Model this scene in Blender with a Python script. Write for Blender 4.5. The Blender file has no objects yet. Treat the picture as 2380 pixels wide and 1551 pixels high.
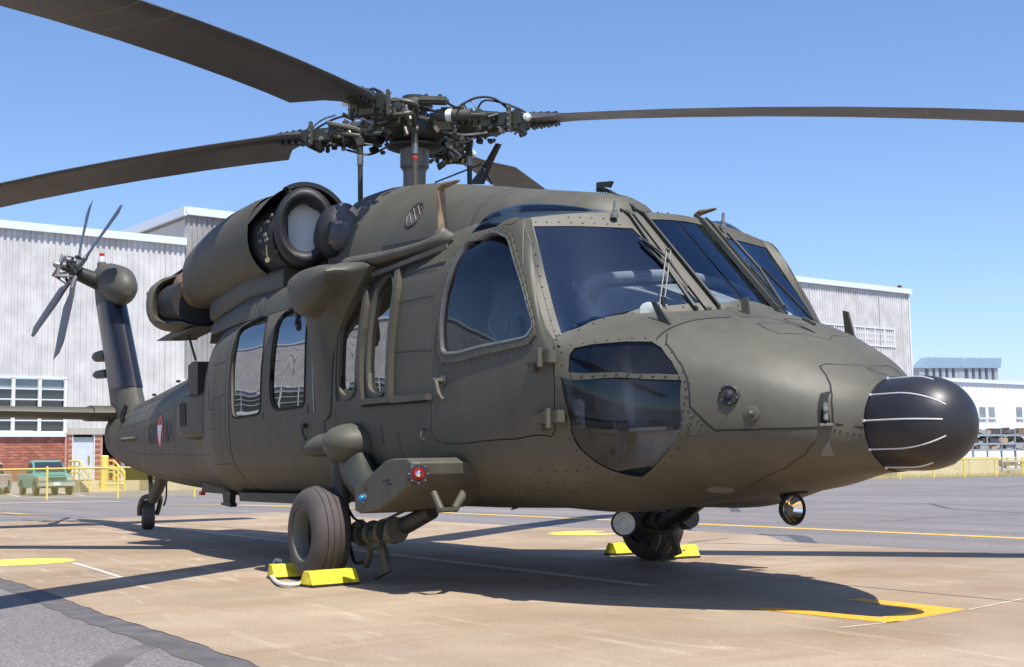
import bpy, bmesh, math, random
import numpy as np
from mathutils import Vector, Matrix
from mathutils.bvhtree import BVHTree
from mathutils.geometry import delaunay_2d_cdt
random.seed(7)
R = math.radians
scene = bpy.context.scene
COL = scene.collection

# ------------------------------------------------------------------ camera
CX, CY, CZ, YAW, PIT, ROL, FD = 9.391, -4.7519, 0.7239, 2.599394, 0.0999619, -0.01714318, 3067.15
PW, PH = 2380.0, 1551.0
_d = Vector((math.cos(PIT)*math.cos(YAW), math.cos(PIT)*math.sin(YAW), math.sin(PIT)))
_r = Vector((math.sin(YAW), -math.cos(YAW), 0.0))
_u = _r.cross(_d)
_r2 = math.cos(ROL)*_r + math.sin(ROL)*_u
_u2 = -math.sin(ROL)*_r + math.cos(ROL)*_u
CAMP = Vector((CX, CY, CZ))
cam = bpy.data.cameras.new('camera')
cam.sensor_width = 36.0
cam.lens = FD / PW * 36.0
cam.clip_end = 3000
cam.clip_start = 0.05
camo = bpy.data.objects.new('camera', cam); COL.objects.link(camo)
m = Matrix((( _r2.x, _u2.x, -_d.x, CX), (_r2.y, _u2.y, -_d.y, CY), (_r2.z, _u2.z, -_d.z, CZ), (0, 0, 0, 1)))
camo.matrix_world = m
scene.camera = camo
scene.render.resolution_x = 1024; scene.render.resolution_y = 667

# ------------------------------------------------------------------ sky, sun, exposure
SUN = Vector((0.49, -0.06, 1.0)).normalized()          # direction towards the sun
world = bpy.data.worlds.new('World'); scene.world = world; world.use_nodes = True
wn = world.node_tree.nodes; wl = world.node_tree.links
sky = wn.new('ShaderNodeTexSky'); sky.sky_type = 'NISHITA'; sky.sun_disc = False
sky.sun_elevation = math.asin(SUN.z); sky.sun_rotation = math.atan2(SUN.x, SUN.y)
sky.air_density = 1.05; sky.dust_density = 0.6; sky.ozone_density = 2.6; sky.altitude = 50
bgn = wn['Background']; bgn.inputs['Strength'].default_value = 0.110
hsv = wn.new('ShaderNodeHueSaturation'); hsv.inputs['Saturation'].default_value = 1.04
wl.new(sky.outputs[0], hsv.inputs['Color']); tint = wn.new('ShaderNodeMix'); tint.data_type = 'RGBA'; tint.blend_type = 'MULTIPLY'; tint.inputs[0].default_value = 1
tint.inputs[7].default_value = (0.95, 1.02, 1.20, 1)
wl.new(hsv.outputs[0], tint.inputs[6]); wl.new(tint.outputs[2], bgn.inputs['Color'])
sl = bpy.data.lights.new('sun', 'SUN'); sl.energy = 4.9; sl.angle = R(0.5); sl.color = (1.0, 0.955, 0.88)
so = bpy.data.objects.new('sun', sl); COL.objects.link(so)
so.rotation_euler = SUN.to_track_quat('Z', 'Y').to_euler()
scene.view_settings.view_transform = 'Standard'; scene.view_settings.look = 'None'
scene.view_settings.gamma = 1; scene.view_settings.use_curve_mapping = False
scene.view_settings.exposure = 0.47

# ------------------------------------------------------------------ placement helpers
def ray(u, v):
    return CAMP, (_d + (u-PW/2)/FD*_r2 - (v-PH/2)/FD*_u2)
def at(axis, c, u, v):
    """point seen at (u,v) lying in the plane axis = c"""
    o, d = ray(u, v); i = 'xyz'.index(axis); t = (c-o[i])/d[i]; return o + d*t
def Z(ox, oy, s):
    return lambda X, Y: ((ox+X/s)/1.26387, (oy+Y/s)/1.26387)
Z1 = Z(1200, 500, 1.9383); Z2 = Z(400, 500, 2.216); ZE = Z(550, 900, 2.585); ZB = Z(1200, 1200, 2.6444)
ZN = Z(1900, 800, 1.9386); ZG = Z(0, 1000, 2.5857)

# ------------------------------------------------------------------ materials
def newmat(name):
    mt = bpy.data.materials.new(name); mt.use_nodes = True
    return mt, mt.node_tree.nodes, mt.node_tree.links, mt.node_tree.nodes['Principled BSDF']
def simple(name, col, rough=0.6, metal=0.0, noise=0.0, nscale=8.0, bump=0.0, bscale=60.0, spec=0.5, coord='Object'):
    mt, n, l, b = newmat(name)
    b.inputs['Base Color'].default_value = (*col, 1); b.inputs['Roughness'].default_value = rough
    b.inputs['Metallic'].default_value = metal; b.inputs['Specular IOR Level'].default_value = spec
    tc = n.new('ShaderNodeTexCoord')
    if noise > 0:
        nz = n.new('ShaderNodeTexNoise'); nz.inputs['Scale'].default_value = nscale; nz.inputs['Detail'].default_value = 6
        l.new(tc.outputs[coord], nz.inputs['Vector'])
        mr = n.new('ShaderNodeMapRange'); mr.inputs[1].default_value = 0.3; mr.inputs[2].default_value = 0.7
        mr.inputs[3].default_value = 1-noise; mr.inputs[4].default_value = 1+noise
        l.new(nz.outputs[0], mr.inputs[0])
        mx = n.new('ShaderNodeMix'); mx.data_type = 'RGBA'; mx.blend_type = 'MULTIPLY'; mx.inputs[0].default_value = 1
        mx.inputs[6].default_value = (*col, 1)
        l.new(mr.outputs[0], mx.inputs[7]); l.new(mx.outputs[2], b.inputs['Base Color'])
    if bump > 0:
        nb = n.new('ShaderNodeTexNoise'); nb.inputs['Scale'].default_value = bscale; nb.inputs['Detail'].default_value = 4
        l.new(tc.outputs[coord], nb.inputs['Vector'])
        bp = n.new('ShaderNodeBump'); bp.inputs['Strength'].default_value = bump; bp.inputs['Distance'].default_value = 0.01
        l.new(nb.outputs[0], bp.inputs['Height']); l.new(bp.outputs[0], b.inputs['Normal'])
    return mt
def paint(name, col, rough=0.55):
    """flat military paint: large soft tone changes, streaks running down, scuffs and slight oil-canning"""
    mt, n, l, b = newmat(name)
    tc = n.new('ShaderNodeTexCoord')
    a = n.new('ShaderNodeTexNoise'); a.inputs['Scale'].default_value = 1.3; a.inputs['Detail'].default_value = 8; a.inputs['Roughness'].default_value = .65
    l.new(tc.outputs['Object'], a.inputs['Vector'])
    mp = n.new('ShaderNodeMapping'); mp.inputs['Scale'].default_value = (9, 9, 0.9); l.new(tc.outputs['Object'], mp.inputs['Vector'])
    s = n.new('ShaderNodeTexNoise'); s.inputs['Scale'].default_value = 1.0; s.inputs['Detail'].default_value = 5; l.new(mp.outputs[0], s.inputs['Vector'])
    f = n.new('ShaderNodeTexNoise'); f.inputs['Scale'].default_value = 90; f.inputs['Detail'].default_value = 3; l.new(tc.outputs['Object'], f.inputs['Vector'])
    def mr(src, lo, hi):
        q = n.new('ShaderNodeMapRange'); q.inputs[1].default_value = .3; q.inputs[2].default_value = .7
        q.inputs[3].default_value = lo; q.inputs[4].default_value = hi; l.new(src.outputs[0], q.inputs[0]); return q
    def mul(x, y):
        q = n.new('ShaderNodeMath'); q.operation = 'MULTIPLY'; l.new(x.outputs[0], q.inputs[0]); l.new(y.outputs[0], q.inputs[1]); return q
    k = mul(mul(mr(a, .76, 1.18), mr(s, .90, 1.08)), mr(f, .94, 1.06))
    mx = n.new('ShaderNodeMix'); mx.data_type = 'RGBA'; mx.blend_type = 'MULTIPLY'; mx.inputs[0].default_value = 1
    mx.inputs[6].default_value = (*col, 1); l.new(k.outputs[0], mx.inputs[7]); l.new(mx.outputs[2], b.inputs['Base Color'])
    rr = mr(a, rough-.08, rough+.1); l.new(rr.outputs[0], b.inputs['Roughness'])
    b.inputs['Specular IOR Level'].default_value = .55
    bn = n.new('ShaderNodeTexNoise'); bn.inputs['Scale'].default_value = 3.2; bn.inputs['Detail'].default_value = 2; l.new(tc.outputs['Object'], bn.inputs['Vector'])
    bp = n.new('ShaderNodeBump'); bp.inputs['Strength'].default_value = .25; bp.inputs['Distance'].default_value = .012
    l.new(bn.outputs[0], bp.inputs['Height']); l.new(bp.outputs[0], b.inputs['Normal'])
    return mt
def glass(name, tint, refl=1.0, rough=0.0, ior=1.5):
    mt, n, l, b = newmat(name); n.remove(b); out = n['Material Output']
    tr = n.new('ShaderNodeBsdfTransparent'); tr.inputs[0].default_value = (*tint, 1)
    gl = n.new('ShaderNodeBsdfGlossy'); gl.inputs['Roughness'].default_value = rough; gl.inputs['Color'].default_value = (*(refl if isinstance(refl, tuple) else (refl,)*3), 1)
    fr = n.new('ShaderNodeFresnel'); fr.inputs['IOR'].default_value = ior
    mx = n.new('ShaderNodeMixShader'); l.new(fr.outputs[0], mx.inputs[0]); l.new(tr.outputs[0], mx.inputs[1]); l.new(gl.outputs[0], mx.inputs[2])
    # slight waviness of the acrylic
    tc = n.new('ShaderNodeTexCoord'); nz = n.new('ShaderNodeTexNoise'); nz.inputs['Scale'].default_value = 2.0; nz.inputs['Detail'].default_value = 1
    l.new(tc.outputs['Object'], nz.inputs['Vector'])
    bp = n.new('ShaderNodeBump'); bp.inputs['Strength'].default_value = .35; bp.inputs['Distance'].default_value = .012
    l.new(nz.outputs[0], bp.inputs['Height']); l.new(bp.outputs[0], gl.inputs['Normal'])
    l.new(mx.outputs[0], out.inputs['Surface'])
    return mt
M = {}
M['olive'] = paint('olive_paint', (0.079, 0.074, 0.053), .57)
M['olive_dark'] = paint('olive_dark_paint', (0.030, 0.032, 0.024), .5)
M['blade'] = paint('blade_paint', (0.054, 0.053, 0.053), .45)
M['black'] = simple('black_rubber', (0.018, 0.018, 0.020), .55, noise=.2)
M['radome'] = simple('radome_black', (0.020, 0.020, 0.024), .42, noise=.08, nscale=3)
M['boot'] = simple('deice_boot_black', (0.013, 0.013, 0.017), .33, noise=.15, nscale=3)
M['tyre'] = simple('tyre_rubber', (0.072, 0.060, 0.056), .75, noise=.25, nscale=5, bump=.3, bscale=80)
M['rim'] = simple('rim_grey_green', (0.14, 0.14, 0.12), .5, noise=.2)
M['seal'] = simple('dark_seal_and_shade', (0.010, 0.010, 0.010), .8)  # black of real seals, also painted shade in the hatch opening and doorway
M['steel'] = simple('bare_steel', (0.30, 0.29, 0.28), .42, .8, noise=.2)
M['mast'] = simple('mast_grey', (0.17, 0.165, 0.16), .4, .3, noise=.25, nscale=6)
M['chrome'] = simple('chrome', (0.9, 0.9, 0.9), .08, 1.0)
M['lampglass'] = simple('lamp_reflector', (0.88, 0.90, 0.92), .35, .5)
M['white'] = simple('white_cover', (0.78, 0.80, 0.82), .55, noise=.03)
M['wire'] = simple('pale_wire', (0.68, 0.66, 0.64), .4, .2)
M['brass'] = simple('brass', (0.55, 0.42, 0.18), .35, .9)
M['rust'] = simple('heat_stained_steel', (0.30, 0.19, 0.11), .5, .6, noise=.6, nscale=9)
M['wood'] = simple('brown_pitot_cover', (0.19, 0.13, 0.07), .6, noise=.5, nscale=14)
M['yellow'] = simple('chock_yellow', (0.74, 0.62, 0.03), .6, noise=.34, nscale=22, bump=.3)
M['rope'] = simple('white_rope', (0.68, 0.65, 0.60), .8, bump=.5, bscale=200)
M['red'] = simple('red_paint', (0.55, 0.03, 0.02), .4)
M['redlens'] = simple('red_lens', (0.26, 0.02, 0.014), .15)
M['bluelens'] = simple('blue_lens', (0.01, 0.16, 0.38), .06)
M['interior'] = simple('interior_grey', (0.24, 0.26, 0.27), .75, noise=.15)
M['interior_dark'] = simple('interior_black', (0.022, 0.022, 0.024), .7)
M['quilt'] = simple('quilted_liner', (0.30, 0.32, 0.32), .85, noise=.2, bump=.5, bscale=25)
M['seat'] = simple('seat_fabric', (0.34, 0.36, 0.36), .85, noise=.2)
M['print'] = simple('dark_print', (0.022, 0.022, 0.024), .6)
M['whiteprint'] = simple('white_print', (0.62, 0.62, 0.60), .6)
M['glass'] = glass('windshield_glass', (0.76, 0.82, 0.88), (.66, .83, 1.0), ior=2.05)
M['glass_side'] = glass('side_window_glass', (0.70, 0.74, 0.78), (.9, .96, 1.0), ior=1.62)
M['glass_cabin'] = glass('cabin_window_glass', (0.55, 0.58, 0.62), (1.0, 1.0, 1.0), ior=3.0)
M['glass_chin'] = glass('chin_window_glass', (0.82, 0.84, 0.86), (.9, .96, 1.0), ior=1.5)
M['glass_clear'] = glass('clear_glass', (0.85, 0.9, 0.9), 1.0)
M['glass_blue'] = glass('tinted_roof_window', (0.50, 0.66, 0.88), 1.0, ior=1.45)

# ------------------------------------------------------------------ mesh helpers
def mesh_obj(name, verts, faces, mat, parent=None, smooth=True, normals=None, mats=None, mi=None):
    me = bpy.data.meshes.new(name)
    me.from_pydata([tuple(v) for v in verts], [], faces)
    if mats:
        for q in mats: me.materials.append(q)
        if mi is not None: me.polygons.foreach_set('material_index', mi)
    else: me.materials.append(mat)
    me.polygons.foreach_set('use_smooth', [smooth]*len(me.polygons))
    me.update()
    if normals is not None:
        me.normals_split_custom_set_from_vertices([tuple(q) for q in normals])
    elif smooth: 
        me.set_sharp_from_angle(angle=R(38))
    o = bpy.data.objects.new(name, me); COL.objects.link(o)
    if parent: o.parent = parent
    return o
def empty(name, loc=(0, 0, 0), rz=0, label=None, cat=None, group=None):
    o = bpy.data.objects.new(name, None); COL.objects.link(o); o.location = loc; o.rotation_euler = (0, 0, rz)
    o.empty_display_size = .1
    tag(o, label, cat, group); return o
def tag(o, label=None, cat=None, group=None, kind=None):
    if label: o['label'] = label
    if cat: o['category'] = cat
    if group: o['group'] = group
    if kind: o['kind'] = kind
    return o
class MB:
    def __init__(s): s.v = []; s.f = []
    def add(s, v, f):
        k = len(s.v); s.v += [Vector(q) for q in v]; s.f += [tuple(i+k for i in q) for q in f]; return s
    def box(s, c, size, mat=None, bev=0.0):
        a, b_, c_ = size[0]/2, size[1]/2, size[2]/2
        mt = mat if mat is not None else Matrix.Identity(3); c = Vector(c)
        if bev > 0:
            bm = bmesh.new(); bmesh.ops.create_cube(bm, size=1)
            for v in bm.verts: v.co = Vector((v.co.x*2*a, v.co.y*2*b_, v.co.z*2*c_))
            bmesh.ops.bevel(bm, geom=bm.edges[:], offset=bev, segments=2, affect='EDGES')
            bm.verts.ensure_lookup_table(); vs = [c + mt @ v.co for v in bm.verts]; fs = [tuple(v.index for v in f.verts) for f in bm.faces]; bm.free()
            return s.add(vs, fs)
        vs = [c + mt @ Vector((x*a, y*b_, z*c_)) for x, y, z in ((-1,-1,-1),(1,-1,-1),(1,1,-1),(-1,1,-1),(-1,-1,1),(1,-1,1),(1,1,1),(-1,1,1))]
        return s.add(vs, [(0,3,2,1),(4,5,6,7),(0,1,5,4),(1,2,6,5),(2,3,7,6),(3,0,4,7)])
    def tube(s, pts, r, seg=8, caps=True, flat=None):
        pts = [Vector(p) for p in pts]; n = len(pts)
        rs = r if isinstance(r, (list, tuple)) else [r]*n
        ref = None; vs = []
        for i, p in enumerate(pts):
            t = (pts[min(i+1, n-1)]-pts[max(i-1, 0)]).normalized()
            if ref is None:
                ref = Vector((0, 0, 1)) if abs(t.z) < .9 else Vector((1, 0, 0))
            a = (ref - t*ref.dot(t)).normalized(); ref = a; b = t.cross(a)
            for k in range(seg):
                th = 2*math.pi*k/seg
                vs.append(p + rs[i]*(math.cos(th)*a*(flat if flat else 1) + math.sin(th)*b))
        fs = [(i*seg+k, i*seg+(k+1) % seg, (i+1)*seg+(k+1) % seg, (i+1)*seg+k) for i in range(n-1) for k in range(seg)]
        if caps: fs += [tuple(range(seg))[::-1], tuple((n-1)*seg+k for k in range(seg))]
        return s.add(vs, fs)
    def lathe(s, prof, origin, axis, seg=24, sx=1.0, up=None, closed=False, caps=True):
        """prof: (radius, distance along the axis)"""
        ax = Vector(axis).normalized(); o = Vector(origin)
        ref = Vector(up) if up else (Vector((0, 0, 1)) if abs(ax.z) < .9 else Vector((1, 0, 0)))
        a = (ref-ax*ref.dot(ax)).normalized(); b = ax.cross(a); vs = []
        for r_, h in prof:
            for k in range(seg):
                th = 2*math.pi*k/seg; vs.append(o+ax*h+r_*(math.cos(th)*a+math.sin(th)*b*sx))
        n = len(prof)
        fs = [(i*seg+k, i*seg+(k+1) % seg, (i+1)*seg+(k+1) % seg, (i+1)*seg+k) for i in range(n-1) for k in range(seg)]
        if closed: fs += [((n-1)*seg+k, (n-1)*seg+(k+1) % seg, (k+1) % seg, k) for k in range(seg)]
        elif caps:
            if prof[0][0] > 1e-4: fs.append(tuple(range(seg))[::-1])
            if prof[-1][0] > 1e-4: fs.append(tuple((n-1)*seg+k for k in range(seg)))
        return s.add(vs, fs)
    def loft(s, secs, caps=True, close=True):
        n = len(secs[0]); vs = [p for q in secs for p in q]; m_ = len(secs); fs = []
        for i in range(m_-1):
            for k in range(n if close else n-1):
                fs.append((i*n+k, i*n+(k+1) % n, (i+1)*n+(k+1) % n, (i+1)*n+k))
        if caps: fs += [tuple(range(n))[::-1], tuple((m_-1)*n+k for k in range(n))]
        return s.add(vs, fs)
    def prism(s, poly, thick):
        """polygon of 3-D points, extruded by the vector thick"""
        t = Vector(thick); p = [Vector(q) for q in poly]; n = len(p)
        vs = p + [q+t for q in p]
        return s.add(vs, [tuple(range(n)), tuple(range(2*n-1, n-1, -1))]+[(i, n+i, n+(i+1) % n, (i+1) % n) for i in range(n)])
    def obj(s, name, mat, parent=None, smooth=True, fix=True):
        o = mesh_obj(name, s.v, s.f, mat, parent, smooth)
        if fix:
            bm = bmesh.new(); bm.from_mesh(o.data); bmesh.ops.recalc_face_normals(bm, faces=bm.faces[:]); bm.to_mesh(o.data); bm.free()
            if smooth: o.data.set_sharp_from_angle(angle=R(38))
        return o
def mirror_obj(o, label=None):
    """port-side twin of a part (and of its sub-parts)"""
    me = o.data.copy(); 
    for v in me.vertices: v.co.y = -v.co.y
    me.flip_normals()
    c = o.copy(); c.data = me; COL.objects.link(c); c.parent = o.parent
    for ch in [q for q in bpy.data.objects if q.parent == o]:
        k = mirror_obj(ch); k.parent = c
    return c
def spline(pts, n=8, closed=False):
    P = [Vector(p) for p in pts]; N = len(P); out = []
    rng = range(N) if closed else range(N-1)
    for i in rng:
        if closed: p0, p1, p2, p3 = P[(i-1) % N], P[i], P[(i+1) % N], P[(i+2) % N]
        else: p1, p2 = P[i], P[i+1]; p0 = P[i-1] if i > 0 else 2*p1-p2; p3 = P[i+2] if i+2 < N else 2*p2-p1
        for k in range(n):
            t = k/n
            out.append(.5*((2*p1)+(p2-p0)*t+(2*p0-5*p1+4*p2-p3)*t*t+(3*p1-p0-3*p2+p3)*t**3))
    if not closed: out.append(P[-1])
    return out
def axes(d, up=(0, 0, 1)):
    """3x3 whose x column is d"""
    x = Vector(d).normalized(); y = Vector(up).cross(x).normalized(); z = x.cross(y)
    return Matrix((x, y, z)).transposed()
# ------------------------------------------------------------------ fuselage surface (starboard half, y < 0)
TK = [0, .73, 1.08, 1.38, 1.70, 2.08, 2.38, 2.58, 2.88, 3.16, 3.42]
PHI = [0, 35, 57, 74, 90, 107, 121, 133, 147, 165, 180]
def sec(x, w, zb, zt, zm, nl=3.4, nu=3.6, sk=0.0):
    out = []
    for ph in PHI:
        a = R(ph); n = nl if ph <= 90 else nu
        sy = abs(math.sin(a))**(2/n); cz = abs(math.cos(a))**(2/n)
        if ph in (0, 180): sy = 0.0
        if ph == 90: cz = 0.0
        z = zm-(zm-zb)*cz if ph <= 90 else zm+(zt-zm)*cz
        out.append(Vector((x+sk*(z-zm), -w*sy, z)))
    return out
ST = []   # (s knot, points, crease)
def add_st(s, pts, crease=False): ST.append((s, pts, crease))
add_st(-9.3, sec(-9.3, .17, .98, 1.50, 1.25, 2.2, 2.2))
add_st(-8.6, sec(-8.6, .22, .85, 1.50, 1.20, 2.2, 2.2))
add_st(-7.6, sec(-7.6, .30, .72, 1.56, 1.15, 2.3, 2.3))
add_st(-6.2, sec(-6.2, .44, .60, 1.64, 1.15, 2.5, 2.4))
add_st(-4.6, sec(-4.6, .60, .52, 1.80, 1.18, 2.7, 2.5))
add_st(-3.2, sec(-3.2, .78, .48, 1.94, 1.22, 3.0, 2.8))
add_st(-2.3, sec(-2.3, .98, .46, 2.10, 1.25, 3.2, 3.2))
add_st(-1.75, sec(-1.75, 1.12, .45, 2.13, 1.25))
add_st(-1.2, sec(-1.2, 1.18, .45, 2.15, 1.25))
add_st(-.4, sec(-.4, 1.19, .45, 2.16, 1.25))
add_st(.9, sec(.9, 1.19, .45, 2.17, 1.25))
add_st(2.1, sec(2.1, 1.175, .45, 2.245, 1.25, 3.4, 4.2))
s_ = sec(2.75, 1.13, .46, 2.255, 1.22, 3.4, 4.2)
add_st(2.75, s_)
WTz = [Vector((3.42, 0, .48)), Vector((3.42, -.64, .50)), Vector((3.42, -.93, .67)), Vector((3.42, -1.04, .95)), Vector((3.40, -1.07, 1.28)),
       Vector((3.32, -1.02, 1.76)), Vector((3.20, -.93, 2.07)), Vector((3.15, -.86, 2.12)), Vector((3.22, -.55, 2.16)), Vector((3.31, -.24, 2.175)), Vector((3.34, 0, 2.18))]
add_st(3.30, WTz, 7)
WBz = [Vector((3.76, 0, .51)), Vector((3.76, -.58, .53)), Vector((3.74, -.87, .68)), Vector((3.72, -.98, .88)), Vector((3.70, -1.03, 1.08)),
       Vector((3.67, -1.04, 1.25)), Vector((3.62, -1.02, 1.38)), at('y', -.975, *Z1(868, 935)), at('y', -.70, *Z1(1120, 830)), at('y', -.235, *Z1(1735, 795)), Vector((3.985, 0, 1.57))]
add_st(3.74, WBz, 7)
add_st(4.08, sec(4.08, .90, .54, 1.515, 1.02, 2.5, 2.5, -.02))
add_st(4.40, sec(4.40, .72, .58, 1.405, .98, 2.35, 2.3, -.02))
add_st(4.68, sec(4.68, .53, .63, 1.27, .94, 2.2, 2.2))
add_st(4.86, sec(4.86, .355, .655, 1.15, .90, 2.1, 2.1))
add_st(4.95, sec(4.95, .262, .662, 1.118, .888, 2.05, 2.05))
add_st(5.00, sec(5.00, .2235, .6645, 1.1115, .888, 2.0, 2.0))
SK = np.array([q[0] for q in ST]); G = np.array([[tuple(p) for p in q[1]] for q in ST]); SCR = [q[2] for q in ST]; TKA = np.array(TK)
def _slopes(K, V, crease):
    n = len(K); h = np.diff(K); d = (V[1:]-V[:-1])/h.reshape(-1, *([1]*(V.ndim-1)))
    L = np.zeros_like(V); Rr = np.zeros_like(V)
    for i in range(n):
        if i == 0: L[i] = Rr[i] = d[0]
        elif i == n-1: L[i] = Rr[i] = d[-1]
        elif crease[i] is True: L[i] = d[i-1]; Rr[i] = d[i]
        else:
            q = (d[i-1]*h[i]+d[i]*h[i-1])/(h[i]+h[i-1]); L[i] = Rr[i] = q
            if crease[i] == 7: L[i, 7:] = d[i-1, 7:]; Rr[i, 7:] = d[i, 7:]
    return L, Rr
_Ls, _Rs = _slopes(SK, G, SCR)
def row(s):
    s = min(max(s, SK[0]), SK[-1]); i = min(max(int(np.searchsorted(SK, s, 'right'))-1, 0), len(SK)-2)
    h = SK[i+1]-SK[i]; u = (s-SK[i])/h
    return ((2*u**3-3*u*u+1)*G[i]+(u**3-2*u*u+u)*h*_Rs[i]+(-2*u**3+3*u*u)*G[i+1]+(u**3-u*u)*h*_Ls[i+1])
_rc = {}
def P(s, t):
    key = round(s, 5)
    if key not in _rc:
        r = row(key); lo = r[1]*[1, -1, 1]; hi = r[-2]*[1, -1, 1]
        K = np.concatenate([[-TKA[1]], TKA, [2*TKA[-1]-TKA[-2]]]); V = np.vstack([lo, r, hi])
        cr = [False]*13
        if 3.30 <= key <= 3.74: cr[8] = True; cr[7] = True
        _rc[key] = (K, V, _slopes(K, V, cr))
    K, V, (L, Rr) = _rc[key]
    t = min(max(t, 0), TKA[-1]); i = min(max(int(np.searchsorted(K, t, 'right'))-1, 1), 11)
    h = K[i+1]-K[i]; u = (t-K[i])/h
    q = (2*u**3-3*u*u+1)*V[i]+(u**3-2*u*u+u)*h*Rr[i]+(-2*u**3+3*u*u)*V[i+1]+(u**3-u*u)*h*L[i+1]
    return Vector(q)
def PN(s, t):
    e = 1.5e-3
    s0, s1 = max(s-e, SK[0]), min(s+e, SK[-1]); t0, t1 = max(t-e, 0), min(t+e, TK[-1])
    a = P(s1, t)-P(s0, t)
    if t <= e: b = P(s, e)-Vector((P(s, e).x, -P(s, e).y, P(s, e).z))
    elif t >= TK[-1]-e: q = P(s, TK[-1]-e); b = Vector((q.x, -q.y, q.z))-q
    else: b = P(s, t1)-P(s, t0)
    n = a.cross(b)
    if n.length < 1e-12: return Vector((1, 0, 0))
    n.normalize()
    return n
# lookup mesh
_sv = np.unique(np.round(np.concatenate([np.linspace(-9.3, 2.6, 120), np.linspace(2.6, 5.0, 121)]), 4)); _tv = np.linspace(0, TK[-1], 90)
_bv = [P(float(a), float(b)) for a in _sv for b in _tv]; _nt = len(_tv)
_bf = []
for i in range(len(_sv)-1):
    for k in range(_nt-1):
        a = i*_nt+k; _bf += [(a, a+1, a+_nt+1), (a, a+_nt+1, a+_nt)]
BODY = BVHTree.FromPolygons(_bv, _bf)
def st_at(u, v):
    """surface parameters of the fuselage where the sight line through (u,v) meets it"""
    o, d = ray(u, v); hit = BODY.ray_cast(o, d.normalized())
    if hit[0] is None: return None
    return st_of(hit[0], hit[2])
def st_of(co, fi):
    c, k = divmod(fi, 2); i, k2 = divmod(c, _nt-1)
    tri = _bf[fi]; A, B, C = (_bv[j] for j in tri)
    v0, v1, v2 = B-A, C-A, co-A; d00, d01, d11, d20, d21 = v0.dot(v0), v0.dot(v1), v1.dot(v1), v2.dot(v0), v2.dot(v1)
    den = d00*d11-d01*d01
    if abs(den) < 1e-14: b1 = b2 = 0
    else: b1 = (d11*d20-d01*d21)/den; b2 = (d00*d21-d01*d20)/den
    pr = [(_sv[j//_nt], _tv[j % _nt]) for j in tri]
    return (pr[0][0]*(1-b1-b2)+pr[1][0]*b1+pr[2][0]*b2, pr[0][1]*(1-b1-b2)+pr[1][1]*b1+pr[2][1]*b2)
def st_xz(x, z, side=1):
    """surface parameters of the starboard point at (x, z)"""
    hit = BODY.ray_cast(Vector((x, -3, z)), Vector((0, 1, 0)))
    return st_of(hit[0], hit[2])
def trace(zf, pts):
    out = []
    for q in pts:
        u, v = zf(*q); r_ = st_at(u, v); k = 0
        while r_ is None and k < 12: k += 1; r_ = st_at(u, v+2.5*k)
        if r_ is None: print('MISS', q)
        else: out.append(r_)
    return out
D_ = lambda u, v: (u, v)
def smooth_st(pl, n=5, closed=True): return [(p.x, p.y) for p in spline([(a, b, 0) for a, b in pl], n, closed)]
def area(pl): return .5*sum(pl[i-1][0]*pl[i][1]-pl[i][0]*pl[i-1][1] for i in range(len(pl)))
def offset(pl, d, closed=True):
    """offset a closed outline outwards by d (parameter units are close to metres)"""
    sgn = 1 if area(pl) > 0 else -1; n = len(pl); out = []
    for i in range(n):
        a, b, c = Vector(pl[i-1]), Vector(pl[i]), Vector(pl[(i+1) % n])
        e = (c-a)
        if e.length < 1e-9: out.append(pl[i]); continue
        e.normalize(); nn = Vector((e.y, -e.x))*sgn; out.append((b.x+nn.x*d, min(max(b.y+nn.y*d, 0), TK[-1])))
    return out
def inside(p, pl):
    x, y = p; c = False; j = len(pl)-1
    for i in range(len(pl)):
        if (pl[i][1] > y) != (pl[j][1] > y) and x < (pl[j][0]-pl[i][0])*(y-pl[i][1])/(pl[j][1]-pl[i][1])+pl[i][0]: c = not c
        j = i
    return c
def dense(pl, step=.05):
    out = []
    for i in range(len(pl)):
        a, b = Vector(pl[i]), Vector(pl[(i+1) % len(pl)]); k = max(1, int((b-a).length/step))
        for j in range(k): q = a.lerp(b, j/k); out.append((q.x, q.y))
    return out
def grid_pts(s0, s1, t0, t1, ds, dt):
    ss = np.arange(s0, s1, ds); tt = np.arange(t0, t1, dt); return [(float(a), float(b)) for a in ss for b in tt]
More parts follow.
